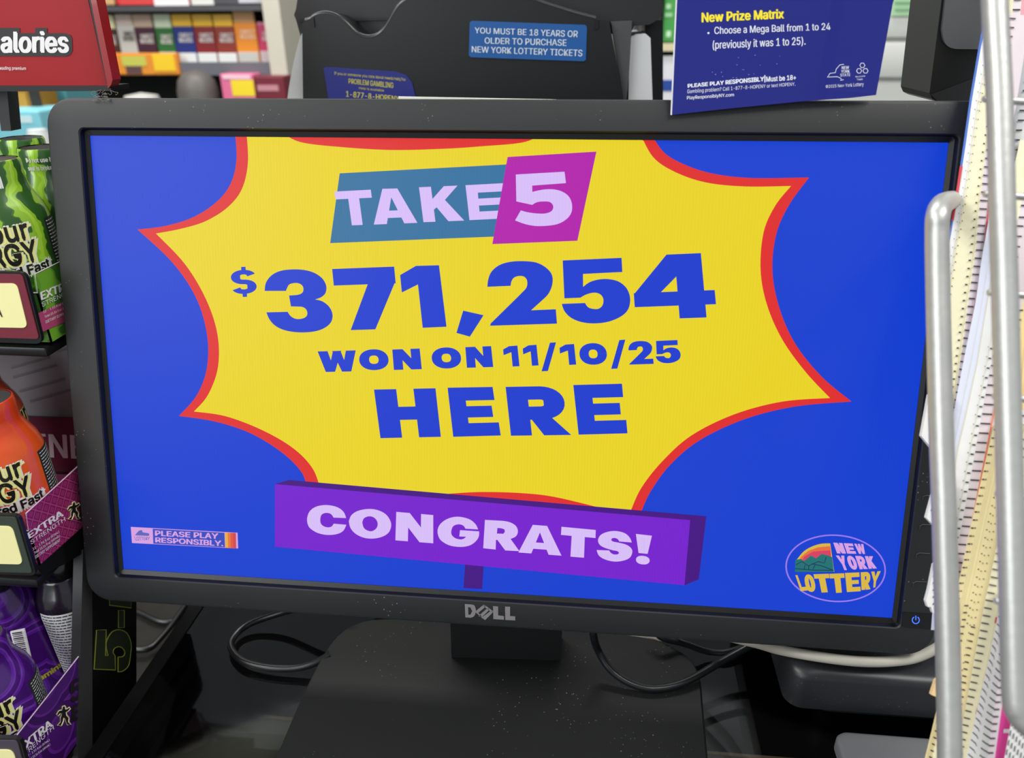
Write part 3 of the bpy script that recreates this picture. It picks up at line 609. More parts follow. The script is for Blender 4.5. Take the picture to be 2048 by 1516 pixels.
five = k4([(612, 938), (628, 683), (690, 683), (686, 850), (702, 850)] + cr_([(702, 850), (690, 770), (725, 700), (775, 682), (825, 705), (852, 770), (848, 850), (835, 915), (800, 950), (768, 956)]) + [(768, 860)] + cr_([(768, 860), (800, 855), (812, 830), (798, 803), (772, 792), (745, 803), (735, 828), (748, 852)]) + [(750, 944)])
def rp(pts, r, n=5):
    o = []; N = len(pts)
    for i in range(N):
        p = pts[i]; a, b = pts[i - 1], pts[(i + 1) % N]
        la = math.hypot(a[0] - p[0], a[1] - p[1]); lb = math.hypot(b[0] - p[0], b[1] - p[1]); ra = min(r, la * .45); rb = min(r, lb * .45)
        A = (p[0] + (a[0] - p[0]) / la * ra, p[1] + (a[1] - p[1]) / la * ra); B = (p[0] + (b[0] - p[0]) / lb * rb, p[1] + (b[1] - p[1]) / lb * rb)
        for k in range(n + 1):
            t = k / n; o.append(tuple((1 - t) ** 2 * A[j] + 2 * t * (1 - t) * p[j] + t * t * B[j] for j in (0, 1)))
    return o
def clean(l): 
    o = [l[0]]
    for p in l[1:]:
        if abs(p[0] - o[-1][0]) + abs(p[1] - o[-1][1]) > .05: o.append(p)
    return o
five = clean(five)
P5 = xp(PX + .0006)
mb.poly([[P5(*p) for p in five]], gp); mb.tube([P5(*p) for p in five], .00035, yl_, 6, True)
for pg in (k4([(770, 555), (808, 555), (808, 668), (770, 668)]), k4([(712, 440), (712, 522), (852, 540), (855, 440)])):
    mb.poly([[P5(*p) for p in pg]], gp); mb.tube([P5(*p) for p in pg], .00035, yl_, 6, True)
mb.build('side_lettering', sd, label='yellow outlined numeral and dash')
# shelves
TI = [('green', .225, -.004), ('orange', .108, -.060), ('purple', -.008, -.116)]
for nm, z, y in TI:
    mb = MB(); mb.box((-.42, y - .004, z - .007), (-.2505, y + (.115 if z > .1 else .07), z - .001), rk, .0015); mb.build('shelf', rack, smooth=40)
for z, y in ((.218, .105), (.101, .05)):
    mb = MB(); mb.box((-.42, y, z - .006 - (.05 if z < .15 else .0)), (-.249, y + .004, z), rk); mb.build('shelf_bracket', rack)
# back graphics behind the orange and purple tiers
mb = MB(); pol(mb, [(-200, 600), (170, 640), (170, 845), (-200, 830)], .048, mat((126, 125, 128), .6, var=.12, scale=14), .002); bp = mb.build('back_panel', rack, label='grey back panel with faint print')
mb = MB(); fg = mat((104, 103, 106), .6)
for v0, v1, u0, u1 in ((733, 712, 22, 98), (752, 728, 26, 112), (780, 755, 38, 130), (800, 775, 60, 150), (700, 690, 115, 150)): mb.quad([at(u0, v0, 'y', .0475), at(u1, v1, 'y', .0475), at(u1, v1 + 5, 'y', .0475), at(u0, v0 + 5, 'y', .0475)], fg)
mb.build('faint_print', bp)
mb = MB(); pol(mb, [(-200, 828), (172, 838), (172, 1060), (-200, 1060)], .044, mat((92, 20, 48), .5, var=.1), .002)
text(mb, 'ENERGY', [(62, 866), (290, 876), (290, 924), (66, 914)], mat((196, 186, 190), .5), yp(.0436), .04)
text(mb, 'IRIS', [(70, 944), (135, 948), (124, 962), (62, 960)], mat((150, 130, 140), .5), yp(.0436), .02)
mb.build('back_card', rack, label='dark maroon card with pale lettering')
mb = MB(); mb.prism([at(u, v, 'x', -.2484) for u, v in [(74, 1136), (168, 1052), (168, 1105), (130, 1128), (84, 1150)]], (-.004, 0, 0), mat((12, 12, 13), .2, coat=.5)); mb.build('tier_divider', rack)
# price tag holders
def tagholder(y, o, frame, m_):
    hb_ = MB(); hb_.prism([at(u, v, 'y', y) for u, v in o], (0, .0022, 0), rk); h = hb_.build('tag_holder', rack)
    f2 = MB(); f2.prism([at(u, v, 'y', y - .0006) for u, v in frame[0]], (0, .0006, 0), frame[1]); f2.build('tag_frame', h)
    f3 = MB(); f3.prism([at(u, v, 'y', y - .001) for u, v in m_], (0, .0004, 0), mat((250, 244, 176), .5, var=.03))
    return h, f3
ty = -.012
h, f3 = tagholder(ty, rp([(-260, 541), (50, 544), (86, 688), (-260, 677)], 16), (rp([(-260, 545), (44, 549), (78, 678), (-260, 668)], 8), mat((120, 38, 54), .4)), rp([(-260, 568), (33, 567), (55, 656), (-260, 650)], 12))
text(f3, 'A', [(-9, 617), (3, 617), (5, 634), (-8, 634)], mat((40, 36, 30), .5), yp(ty - .0012), .02); f3.build('price_tag', h)
ty = -.068
h, f3 = tagholder(ty, rp([(-260, 1022), (37, 1031), (73, 1151), (-260, 1142)], 12), (rp([(-260, 1026), (31, 1035), (64, 1146), (-260, 1138)], 6), mat((54, 66, 56), .4)), rp([(-260, 1048), (24, 1053), (46, 1129), (-260, 1122)], 12)); f3.build('price_tag', h)
ty = -.124
h, f3 = tagholder(ty, rp([(-260, 1474), (40, 1477), (84, 1640), (-260, 1630)], 14), (rp([(-260, 1479), (34, 1482), (74, 1630), (-260, 1615)], 8), mat((70, 62, 76), .4)), rp([(-260, 1500), (26, 1500), (50, 1600), (-260, 1590)], 14)); f3.build('price_tag', h)

# ---- cartons
def carton(name, label, z, y, zt, msides, minside, deco):
    r = thing(name, label, 'carton', (-.32, y + .05, z)); mb = MB(); X = -.2488; XL = -.40; yb = y + .098
    mb.box((XL, y, z), (X, yb, z + .0008), minside)
    mb.box((XL, y, z), (X, y + .0008, z + .030), msides)
    mb.prism([(X, y, z), (X, yb, z), (X, yb, zt + .002), (X, y + .002, zt), (X, y, z + .030)], (-.0009, 0, 0), msides)
    mb.prism([(XL, y, z), (XL, yb, z), (XL, yb, zt), (XL, y + .01, zt), (XL, y, z + .030)], (.0009, 0, 0), msides)
    tr = mat((214, 196, 206), .6); mb.tube([(X, yb, zt + .002), (X, y + .002, zt), (X, y, z + .030), (XL, y, z + .03)], .00035, tr, 5)
    mb.build('tray', r); d = MB(); deco(d, X + .0003); d.build('print', r); return r
W_ = mat((236, 230, 234), .5)
def deco_green(d, X):
    P = xp(X); k = lambda q: off_q(q, 0, 200, 3.033)
    d.poly([[P(*p) for p in k([(218, 1300), (420, 1205), (480, 1175), (480, 1300), (420, 1335), (262, 1405)])]], mat((176, 70, 110), .4))
    X2 = xp(X + .0002)
    text(d, 'EXTRA', k([(243, 1168), (428, 1090), (434, 1138), (250, 1214)]), W_, X2, .07)
    text(d, 'STRENGTH', k([(252, 1228), (440, 1140), (446, 1166), (258, 1256)]), W_, X2, 0)
    for i, t in enumerate(('12 - 1.93 fl oz (57mL)', 'Total 23.16 fl oz (684mL)', 'DIETARY SUPPLEMENT')):
        text(d, t, k([(262 + i * 7, 1278 + i * 30), (430 + i * 5, 1205 + i * 30), (430 + i * 5, 1220 + i * 30), (264 + i * 7, 1296 + i * 30)]), W_, X2, .015, 1)
def runner(d, P, P2, k, cx, cy, s):
    fig = [(-.1, -1), (.05, -1.05), (.15, -.9), (.12, -.75), (.3, -.7), (.55, -.9), (.65, -.8), (.4, -.55), (.2, -.45), (.25, -.1), (.5, .2), (.45, .6), (.7, .85), (.4, .85), (.25, .5), (.2, .25), (-.05, .1), (-.1, .5), (-.3, .95), (-.6, .9), (-.3, .6), (-.3, .1), (-.15, -.3), (-.4, -.35), (-.6, -.1), (-.7, -.2), (-.5, -.55), (-.15, -.65), (-.12, -.8)]
    q = k([(cx + x * s, cy + y * s) for x, y in fig]); q2 = k([(cx + x * s * 1.0, cy + y * s) for x, y in fig])
    d.tube([P(*p) for p in q2], .0007, mat((226, 216, 170), .5), 5, True); d.poly([[P2(*p) for p in q]], mat((24, 20, 22), .5))
def deco_mag(d, X):
    P = xp(X); X2 = xp(X + .0003); X3 = xp(X + .0009); k = lambda q: off_q(q, 0, 650, 3.033)
    text(d, 'EXTRA', k([(163, 1266), (376, 1118), (388, 1154), (176, 1298)]), W_, P, .07)
    text(d, 'STRENGTH', k([(183, 1308), (390, 1162), (398, 1188), (190, 1332)]), W_, P, 0)
    for i, t in enumerate(('12 - 1.93 fl oz (57mL)', 'Total 23.16 fl oz (684mL)', 'DIETARY SUPPLEMENT')):
        text(d, t, k([(198 + i * 7, 1352 + i * 24), (356 + i * 4, 1246 + i * 24), (360 + i * 4, 1262 + i * 24), (202 + i * 7, 1370 + i * 24)]), W_, P, .015, 1)
    runner(d, P, X3, k, 448, 1130, 52)
    text(d, '5', k([(470, 925), (560, 860), (580, 1010), (475, 1050)]), mat((28, 24, 20), .5), X2, .06); text(d, 'E', k([(480, 1085), (560, 1030), (570, 1140), (486, 1190)]), mat((28, 24, 20), .5), X2, .06)
def deco_pur(d, X):
    P = xp(X); X2 = xp(X + .0003); X3 = xp(X + .0009); k = k4
    text(d, 'EXTRA', k([(118, 1440), (330, 1260), (344, 1304), (132, 1487)]), W_, P, .07)
    text(d, 'STRENGTH', k([(128, 1500), (345, 1298), (352, 1328), (138, 1530)]), W_, P, 0)
    for i, t in enumerate(('12 - 1.93 fl oz (57mL)', 'Total 23.16 fl oz (684mL)')):
        text(d, t, k([(170 + i * 8, 1500 + i * 28), (320 + i * 4, 1390 + i * 28), (324 + i * 4, 1406 + i * 28), (174 + i * 8, 1518 + i * 28)]), W_, P, .015, 1)
    runner(d, P, X3, k, 415, 1245, 62)
    text(d, '5', k([(452, 1040), (530, 980), (540, 1110), (460, 1165)]), mat((24, 20, 24), .5), X2, .06); text(d, 'E', k([(462, 1195), (530, 1140), (540, 1240), (466, 1285)]), mat((24, 20, 24), .5), X2, .06)
mel = ramp_mat('melon_flat', [(0, (58, 112, 38)), (.42, (96, 152, 50)), (.62, (110, 168, 48))], .4, .2)
loz = ramp_mat('lozenge_print', [(0, (150, 44, 100)), (.80, (128, 20, 80)), (.975, (168, 66, 122))], .4, .2)
swf = ramp_mat('swirl_print', [(0, (74, 22, 110)), (.5, (98, 34, 140)), (.8, (60, 14, 92))], .4, .2)
carton('open_carton', 'green melon print carton holding the topmost row of shots', TI[0][1], TI[0][2], .265, mel, mat((120, 150, 60), .6), deco_green)
carton('open_carton', 'magenta lozenge print carton on the middle rack tier', TI[1][1], TI[1][2], .148, loz, mat((150, 60, 110), .6), deco_mag)
carton('open_carton', 'purple carton on the lowest rack tier at the bottom left', TI[2][1], TI[2][2], .040, swf, mat((112, 84, 160), .6), deco_pur)

# ---- bottles
def prof(z):
    P = [(0, .0170), (.002, .0190), (.006, .0203), (.03, .0205), (.060, .0205), (.066, .0200), (.071, .0186), (.076, .0162), (.080, .0144), (.083, .0133), (.095, .0131), (.1, .0129)]
    for (z0, r0), (z1, r1) in zip(P, P[1:]):
        if z <= z1: return r0 + (r1 - r0) * (z - z0) / (z1 - z0)
    return P[-1][1]
def wrapper(rot, off): return lambda u, v: Vector(((prof(v) + off) * math.cos(R(u + rot)), (prof(v) + off) * math.sin(R(u + rot)), v))
YW = mat((240, 236, 150), .35); BK = mat((24, 22, 18), .35); WB = mat((232, 232, 228), .35)
def wtext(mb, t, a0, a1, z0, z1, m, rot, off, bold=0., dz=0.0, res=2):
    """wrap a line of type round the sleeve from angle a0 to a1 (deg), between z0 and z1; dz raises the right end"""
    vs_, fs, _ = ttris(t, 0, res)
    for k in ((0,) if bold < .02 else ((-1, 0, 1) if bold < .05 else (-2, -1, 0, 1, 2))):
        W = wrapper(rot, off + (k + 2) * 6e-6); mb.add([W(a0 + k * min(bold, .05) * (26 if a1 - a0 < 30 or bold < .05 else 40) + (a1 - a0) * x, z0 + (z1 - z0) * (y + (.05 * (k % 2 * 2 - 1) if bold >= .02 else 0)) + dz * x) for x, y in vs_], fs, m)
def halo(mb, t, a0, a1, z0, z1, rot, dz, m=WB, gm=YW, fg=BK, bold=.03):
    wtext(mb, t, a0 - 3, a1 + 3, z0 - .0011, z1 + .0011, m, rot, .00015, bold + .10, dz)
    wtext(mb, t, a0 - 1, a1 + 1, z0 - .0004, z1 + .0004, gm, rot, .00028, bold + .05, dz)
    wtext(mb, t, a0, a1, z0, z1, fg, rot, .0004, bold, dz)
def bottle(name, label, sleeve, loc, group, rot=0, cap=None, facts=True, tilt=None, front=True, white=False, extra=None):
    r = thing(name, label, 'bottle', loc, group)
    mb = MB(); zs_ = [0, .001, .002, .004, .006, .012, .03, .045, .06, .063, .066, .0685, .071, .0735, .076, .078, .080, .0815, .083]
    L0 = Vector(loc)
    mb.lathe(cap=False, m=sleeve, o=L0, prof=[(prof(z), z) for z in zs_] + ([(prof(z), z) for z in (.086, .09, .0945)] + [(.0126, .0958), (.0120, .0960)] if cap is None else [(.0125, .0835)]))
    mb.build('sleeve', r, smooth=50)
    c = MB()
    if cap is None: c.lathe([(.0119, .0955), (.0117, .0949), (.0002, .0949)], mat((66, 64, 66), .4, .3, var=.3, scale=150), L0)
    else:
        n = 48; vs2 = []
        for z, rr in ((.0835, .0136), (.085, .014), (.0945, .0138), (.0958, .0128)):
            for k in range(n): aa = 2 * math.pi * k / n; q = rr + (.00035 if k % 2 else 0); vs2.append(L0 + Vector((q * math.cos(aa), q * math.sin(aa), z)))
        c.add(vs2, [[i * n + k, i * n + (k + 1) % n, (i + 1) * n + (k + 1) % n, (i + 1) * n + k] for i in range(3) for k in range(n)] + [list(range(3 * n, 4 * n))], cap)
    c.build('cap', r, smooth=40)
    t = MB()
    if front:
        halo(t, '5-hour', -146, -32, .0535, .0640, rot, .002); halo(t, 'ENERGY', -152, -27, .0400, .0515, rot, .003)
        halo(t, 'Fixes Tired Fast', -140, -14, .0315, .0370, rot, .006, WB, WB)
    if facts:
        W = wrapper(rot, .0001); fm = mat((226, 226, 226), .4) if white else mat((40, 44, 40), .4); ink = mat((50, 50, 52), .4) if white else mat((206, 208, 204), .4)
        a0, a1 = (0, 150) if not white else (-140, -10)
        n = 14; zz = [.012, .03, .045, .06, .064]
        t.add([W(a0 + (a1 - a0) * i / n, z) for z in zz for i in range(n + 1)], [[j * (n + 1) + i, j * (n + 1) + i + 1, (j + 1) * (n + 1) + i + 1, (j + 1) * (n + 1) + i] for j in range(len(zz) - 1) for i in range(n)], fm)
        W2 = wrapper(rot, .00022); z = .062; rnd = random.Random(3)
        while z > .014:
            h_ = .0006 if not white else .0008; aa = a0 + 3
            while aa < a1 - 6:
                w_ = rnd.uniform(2.5, 9); w_ = min(w_, a1 - 3 - aa); t.add([W2(aa, z), W2(aa + w_ / 2, z), W2(aa + w_, z), W2(aa + w_, z + h_), W2(aa + w_ / 2, z + h_), W2(aa, z + h_)], [[0, 1, 4, 5], [1, 2, 3, 4]], ink); aa += w_ + rnd.uniform(1, 2.2)
            z -= .0019 if not white else .0022
    if extra: extra(t, rot)
    if t.v:
        t.v = [tuple(Vector(v) + L0) for v in t.v]; t.build('label_print', r)
    if tilt: r.rotation_euler = tilt
    return r
melon = ramp_mat('melon_print', [(0, (44, 86, 32)), (.36, (66, 110, 36)), (.46, (140, 186, 44)), (.9, (160, 204, 60))])
fruit = ramp_mat('fruit_print', [(0, (150, 60, 84)), (.25, (206, 92, 96)), (.45, (226, 82, 38)), (.6, (228, 92, 26)), (.8, (206, 60, 14))])
swirl = ramp_mat('swirl_print', [(0, (66, 16, 108)), (.45, (92, 30, 150)), (.75, (110, 50, 166)), (.9, (70, 18, 112))])
def ex_green(t, rot):
    wtext(t, 'on', -82, -52, .0835, .0895, mat((214, 66, 30), .4), rot, .0004, .03); wtext(t, 'on', -85, -49, .0825, .0905, WB, rot, .0002, .12)
def ex_seal(t, rot):
    wtext(t, 'Do not use if', -110, -50, .089, .0915, mat((210, 214, 200), .4), rot, .0002, .02); wtext(t, 'seal is broken.', -110, -46, .0845, .087, mat((210, 214, 200), .4), rot, .0002, .02)
G = 'green melon energy shots in the top carton'
gz = TI[0][1] + .0009
bottle('energy_shot_bottle', 'green melon energy shot in front, its big black lettering above the maroon tag', melon, (-.2725, .0205, gz), G, extra=ex_green)
bottle('energy_shot_bottle', 'green energy shot partly behind the monitor edge, second in its file', melon, (-.2735, .0625, gz), G, rot=12, front=False, extra=ex_seal)
bottle('energy_shot_bottle', 'green energy shot in the left file, only its neck showing at the frame edge', melon, (-.3115, .101 - .004, gz), G, rot=200, facts=False)
O_ = 'orange energy shots in the magenta carton'; oz = TI[1][1] + .0009
bottle('energy_shot_bottle', 'orange pink energy shot standing in front in the magenta carton', fruit, (-.2715, -.035, oz), O_)
bottle('energy_shot_bottle', 'orange energy shot one file back, mostly cut off by the left frame edge', fruit, (-.3140, .0065, oz), O_, rot=60, facts=False)
U_ = 'purple energy shots in the purple carton'; pz = TI[2][1] + .0009
bottle('energy_shot_bottle', 'purple energy shot in front with black lettering, at the bottom left corner', swirl, (-.2715, -.0905, pz), U_)
def ex_p2(t, rot):
    wtext(t, 'Vitamins', -100, -40, .016, .020, mat((200, 190, 50), .4), rot, .0003, .03)
bottle('energy_shot_bottle', 'dark purple energy shot leaning behind the front one, yellow small print low on it', swirl, (-.2990, -.030, pz), U_, rot=28, front=False, facts=False, extra=ex_p2, tilt=(R(3), R(-6), 0), cap=mat((20, 18, 20), .25, coat=.5))
bottle('energy_shot_bottle', 'black-capped energy shot turned to show its white ingredients panel', ramp_mat('swirl_print', [(0, (24, 20, 28)), (.5, (34, 22, 44)), (.8, (24, 20, 28))]), (-.2695, -.019, pz), U_, rot=25, front=False, white=True, cap=mat((14, 13, 14), .22, coat=.6), tilt=(0, R(-3), 0))
mb = MB(); bq = [at(60, 1262, 'y', -.052), at(75, 1258, 'y', -.052), at(87, 1360, 'y', -.062), at(72, 1364, 'y', -.062)]; 
mb.prism([at(20, 1264, 'y', -.052), at(48, 1258, 'y', -.052), at(71, 1358, 'y', -.060), at(50, 1372, 'y', -.060)], (0, .0008, 0), mat((214, 212, 214), .5))
for i in range(22):
    v = 1266 + i * 3.6; w_ = 1.6 if i % 3 else 2.4; mb.quad([at(24 + i * .9, v, 'y', -.0535 - i * .0003), at(44 + i * .95, v - 3, 'y', -.0535 - i * .0003), at(44 + i * .95, v - 3 + w_, 'y', -.0535 - i * .0003), at(24 + i * .9, v + w_, 'y', -.0535 - i * .0003)], mat((40, 36, 44), .5))
tag(mb.build('carton_flap'), 'white barcode flap standing between the purple bottles', 'flap')
# ============================================================ lottery terminal behind the monitor
term = thing('lottery_terminal', 'black lottery ticket terminal with age sticker behind the monitor', 'terminal', (-.04, .36, 0))
TY = .25; hm = mat((20, 21, 22), .38, var=.15, scale=12, bump=.1); k5 = lambda q: off_q(q, 550, 0, 2.409)
mb = MB()
front = [(606, 199), (604, 46), (612, 42)] + cr_([(622, 39), (633, 31), (652, 27), (672, 32), (690, 44), (706, 60), (720, 71), (738, 75), (757, 70), (770, 58), (780, 42), (790, 24), (803, 8), (822, -3), (850, -8)], 3) + cr_([(960, -14), (1048, -4), (1100, 12), (1152, 28), (1191, 38)], 3) + [(1218, 41), (1247, 199), (1255, 330), (610, 330)]
mb.prism([at(u, v, 'y', TY) for u, v in front], (0, .03, 0), hm)
hd_ = mb.build('front_hood', term)
mb = MB(); mb.tube([at(u, v, 'y', TY + .002) for u, v in front[2:-4]], .0022, mat((30, 31, 32), .3), 8); mb.build('hood_lip', hd_, smooth=60)
mb = MB(); bl = mat((33, 34, 36), .4, var=.12)
mb.prism([at(u, v, 'y', TY + .032) for u, v in [(592, 18), (600, -40), (1322, -40), (1327, 22), (1318, 38), (1300, 49), (1268, 52), (1262, 66), (800, 90), (606, 90), (592, 40), (588, 30)]], (0, .10, 0), bl); mb.build('lid', term)
mb = MB(); mb.prism([at(u, v, 'y', TY + .030) for u, v in [(598, 38), (785, 34), (785, 40), (700, 42), (598, 45)]], (0, .001, 0), mat((12, 12, 12), .4)); mb.build('lid_seam', term)
SV = mat((206, 208, 208), .35, .1, var=.04)
mb = MB(); mb.prism([at(u, v, 'y', TY + .01) for u, v in cr_([(570, 240), (577, 180), (586, 130), (597, 85), (604, 66)]) + [(612, 66), (612, 240)]], (0, .16, 0), SV); mb.build('side_trim', term, label='silver grey side shell')
mb = MB(); mb.prism([at(u, v, 'y', TY + .01) for u, v in [(1262, 76), (1274, 70), (1292, 68), (1301, 76), (1305, 199), (1305, 240), (1256, 240), (1258, 150)]], (0, .16, 0), SV); mb.build('side_trim', term, label='silver grey side shell')
mb = MB(); mb.prism([at(u, v, 'y', TY + .004) for u, v in [(1222, 44), (1264, 42), (1258, 150), (1253, 199), (1253, 240), (1247, 240), (1247, 199)]], (0, .05, 0), mat((70, 70, 72), .4)); mb.build('grey_panel', term)
mb = MB(); mb.prism([at(u, v, 'y', TY + .06) for u, v in [(1290, 40), (1326, 40), (1326, 240), (1290, 240)]], (0, .1, 0), hm); mb.build('side_wing', term)
mb = MB(); mb.box((-.175, TY + .012, 0), (.08, TY + .17, .34), hm, .004); mb.build('body', term)
for u, v in ((626, 44), (1193, 48)):
    mb = MB(); mb.box(tuple(at(u - 3, v + 10, 'y', TY - .001)), tuple(at(u + 4, v - 8, 'y', TY + .002)), mat((8, 8, 8), .4)); mb.build('latch_slot', hd_)
mb = MB(); PS = yp(TY - .0008); kk = k5
mb.prism([PS(*p) for p in clean(kk([(938, 108), (948, 100), (1495, 120), (1503, 130), (1498, 288), (1488, 295), (944, 276), (934, 266)]))], (0, .0008, 0), mat((24, 84, 150), .4, var=.05))
TX = mat((206, 216, 228), .5); P2 = yp(TY - .001)
text(mb, 'YOU MUST BE 18 YEARS OR', kk([(962, 132), (1460, 148), (1458, 180), (962, 160)]), TX, P2, .022)
text(mb, 'OLDER TO PURCHASE', kk([(1010, 180), (1405, 190), (1404, 222), (1010, 210)]), TX, P2, .022)
text(mb, 'NEW YORK LOTTERY TICKETS', kk([(948, 222), (1482, 240), (1480, 272), (948, 252)]), TX, P2, .022)
mb.build('age_sticker', hd_, label='blue age limit sticker with white capitals')
mb = MB(); mb.prism([PS(*p) for p in clean([(647, 136), (652, 134), (790, 143), (812, 150), (824, 165), (832, 199), (834, 230), (662, 230)])], (0, .0008, 0), mat((28, 36, 120), .4, var=.05))
YT = mat((206, 196, 70), .5)
text(mb, 'If you or someone you care about needs help for', kk([(285, 345), (625, 375), (635, 395), (285, 362)]), YT, P2, .005, 1)
text(mb, 'PROBLEM GAMBLING', kk([(355, 378), (570, 398), (570, 425), (355, 402)]), YT, P2, .02)
text(mb, 'Help is available', kk([(405, 418), (525, 430), (525, 445), (405, 432)]), YT, P2, .005, 1)
text(mb, '1-877-8-HOPENY', kk([(342, 438), (600, 464), (600, 490), (342, 466)]), YT, P2, .03)
mb.build('help_sticker', hd_, label='dark blue problem gambling sticker with yellow print')
tk = MB(); tk.prism([at(u, v, 'y', .047) for u, v in [(797, 193), (1112, 199), (1120, 206), (1120, 260), (797, 260)]], (0, .0008, 0), mat((232, 230, 220), .6, var=.03)); tag(tk.build('paper_slip'), 'thin white paper edge peeking over the monitor top', 'paper')

# ============================================================ blue prize card on the monitor's top edge
CO = scr(1345, 229, .0072)
def cpl(u, v, o=0.0):
    n = Vector((0, -math.cos(R(4)), math.sin(R(4)))); return onpl(u, v, CO + n * o, n)
NV = mat((24, 31, 124), .3, var=.05, scale=30, coat=.2)
card = thing('info_card', 'navy blue lottery information card hanging over the top right of the monitor', 'card', tuple(CO))
mb = MB(); mb.prism([cpl(u, v) for u, v in [(1341, 230), (1354, -60), (1798, -60), (1752, 190)] + [(1700, 196), (1600, 203), (1450, 218)]], (0, .0006, 0), NV, mat((220, 220, 224), .6)); mb.build('sheet', card)
mb = MB(); mb.quad([cpl(u, v, .00008) for u, v in [(1341, 230), (1344, 230), (1357, -60), (1354, -60)]], mat((214, 214, 220), .6)); mb.build('white_edge', card)
mb = MB(); CP = lambda u, v: cpl(u, v, .0001); k6 = lambda q: off_q(q, 1300, 0, 2.738); CW = mat((226, 228, 240), .5); CY = mat((246, 226, 40), .5)
text(mb, 'New Prize Matrix', k6([(282, 70), (735, 50), (734, 100), (282, 122)]), CY, CP, .07)
text(mb, 'Choose a Mega Ball from 1 to 24', k6([(352, 146), (988, 124), (988, 174), (352, 198)]), CW, CP, .02)
text(mb, '(previously it was 1 to 25).', k6([(343, 222), (852, 200), (852, 256), (343, 280)]), CW, CP, .02)
mb.poly([[CP(*p) for p in k6([(320 + 6 * math.cos(R(t)), 181 + 6 * math.sin(R(t))) for t in range(0, 360, 36)])]], CW)
text(mb, 'PLEASE PLAY RESPONSIBLY|', k6([(206, 455), (632, 412), (632, 450), (206, 486)]), CW, CP, .05)
text(mb, 'Must be 18+', k6([(636, 420), (800, 410), (800, 436), (636, 448)]), CW, CP, .05)
text(mb, 'Gambling problem? Call 1-877-8-HOPENY or text HOPENY.', k6([(204, 490), (796, 450), (796, 474), (204, 517)]), CW, CP, .0, 2)
text(mb, 'PlayResponsiblyNY.com', k6([(202, 526), (460, 508), (460, 532), (202, 550)]), CW, CP, .02, 2)
text(mb, '©2025 New York Lottery', k6([(962, 466), (1170, 450), (1170, 476), (962, 486)]), CW, CP, .0, 2)
for i, t in enumerate(('NEW', 'YORK', 'STATE')):
    x0 = (1050, 1046, 1042)[i]; text(mb, t, k6([(x0, 363 + i * 20), (x0 + (40, 48, 55)[i], 361 + i * 20), (x0 + (40, 48, 55)[i], 377 + i * 20), (x0, 379 + i * 20)]), CW, CP, .03, 2)
def pen(mb, pts, w_, m, P):
    for q in stroke(pts, w_, w_): mb.quad([P(*p) for p in q], m)
pen(mb, k6([(1062, 352), (1040, 355), (1020, 378), (1015, 398), (985, 402), (978, 414), (970, 422), (1025, 420), (1038, 425), (1048, 432), (1042, 440), (1060, 436)]), 1.2, CW, CP)
for cx, cy in ((1163, 358), (1145, 388), (1180, 388)): pen(mb, k6([(cx + 14 * math.cos(R(t)), cy + 14 * math.sin(R(t))) for t in range(0, 361, 60)]), 1.3, CW, CP)
text(mb, 'Recyclable', k6([(1125, 416), (1178, 412), (1178, 422), (1125, 426)]), CW, CP, .01, 1); text(mb, 'Tickets', k6([(1132, 430), (1165, 428), (1165, 438), (1132, 440)]), CW, CP, .01, 1)
rnd = random.Random(4)
for i in range(26):
    u, v = rnd.gauss(1470, 45), rnd.gauss(145, 22)
    if v < 205 and u > 1350: mb.quad([CP(u, v), CP(u + rnd.uniform(.5, 3), v + rnd.uniform(-2, 2)), CP(u + 2, v + 1.5), CP(u, v + 1)], mat((120, 124, 190), .6))
mb.build('print', card)

# ============================================================ black bracket and white cabinet at the upper right
br = thing('wall_bracket', 'black plastic bracket with grey rounded plate behind the top right monitor corner', 'bracket', (.22, .13, .2))
mb = MB(); mb.prism([at(u, v, 'y', .10) for u, v in [(1893, -60), (1883, 0), (1859, 186), (1864, 198), (1876, 204), (1960, 206), (2060, 206), (2060, -60)]], (0, .045, 0), mat((15, 17, 19), .35, var=.2, scale=20), mat((62, 64, 62), .4)); mb.build('bracket_body', br)
mb = MB(); mb.prism([at(u, v, 'y', .098) for u, v in clean([(1893, -60), (1891, 0)] + cr_([(1884, 60), (1888, 82), (1898, 94), (1912, 98)]) + [(1990, 99), (1990, -60)])], (0, .003, 0), mat((92, 94, 96), .4, .2)); mb.build('cover_plate', br, label='grey rounded cover plate')
mb = MB(); mb.prism([at(u, v, 'y', .099) for u, v in [(1862, 190), (1945, 158), (1960, 158), (1960, 204), (1876, 203)]], (0, .001, 0), mat((34, 34, 36), .45)); mb.build('foot', br)
cb = thing('storage_cabinet', 'white panelled cabinet behind the blue card', 'cabinet', (.65, 1.4, -.95))
WC = mat((206, 208, 202), .5, var=.03, scale=8)
P0 = at(1700, 160, 'y', 1.3)
mb = MB(); mb.box((P0.x - .12, 1.3, -.95), (P0.x + .6, 1.75, .75), WC, .01); mb.build('cabinet_body', cb, smooth=40)
for v0, v1 in ((-90, 0), (5, 76), (84, 155)):
    mb = MB(); A_ = at(1700, v1, 'y', 1.3); B_ = at(1700, v0, 'y', 1.3); mb.box((P0.x - .11, 1.288, A_.z), (P0.x + .58, 1.3, B_.z), WC, .004); mb.build('drawer', cb, smooth=40)
mb = MB(); A_ = at(1786, 32, 'y', 1.27); B_ = at(1846, -60, 'y', 1.27); mb.box((A_.x, 1.284, A_.z), (B_.x, 1.286, B_.z), mat((170, 214, 168), .6))
for v in (8, 22): q = at(1790, v, 'y', 1.283); mb.box((q.x, 1.2825, q.z), (q.x + .035, 1.283, q.z + .004), mat((130, 170, 130), .6))
tag(mb.build('paper_note'), 'pale green note fixed on the white cabinet', 'note')

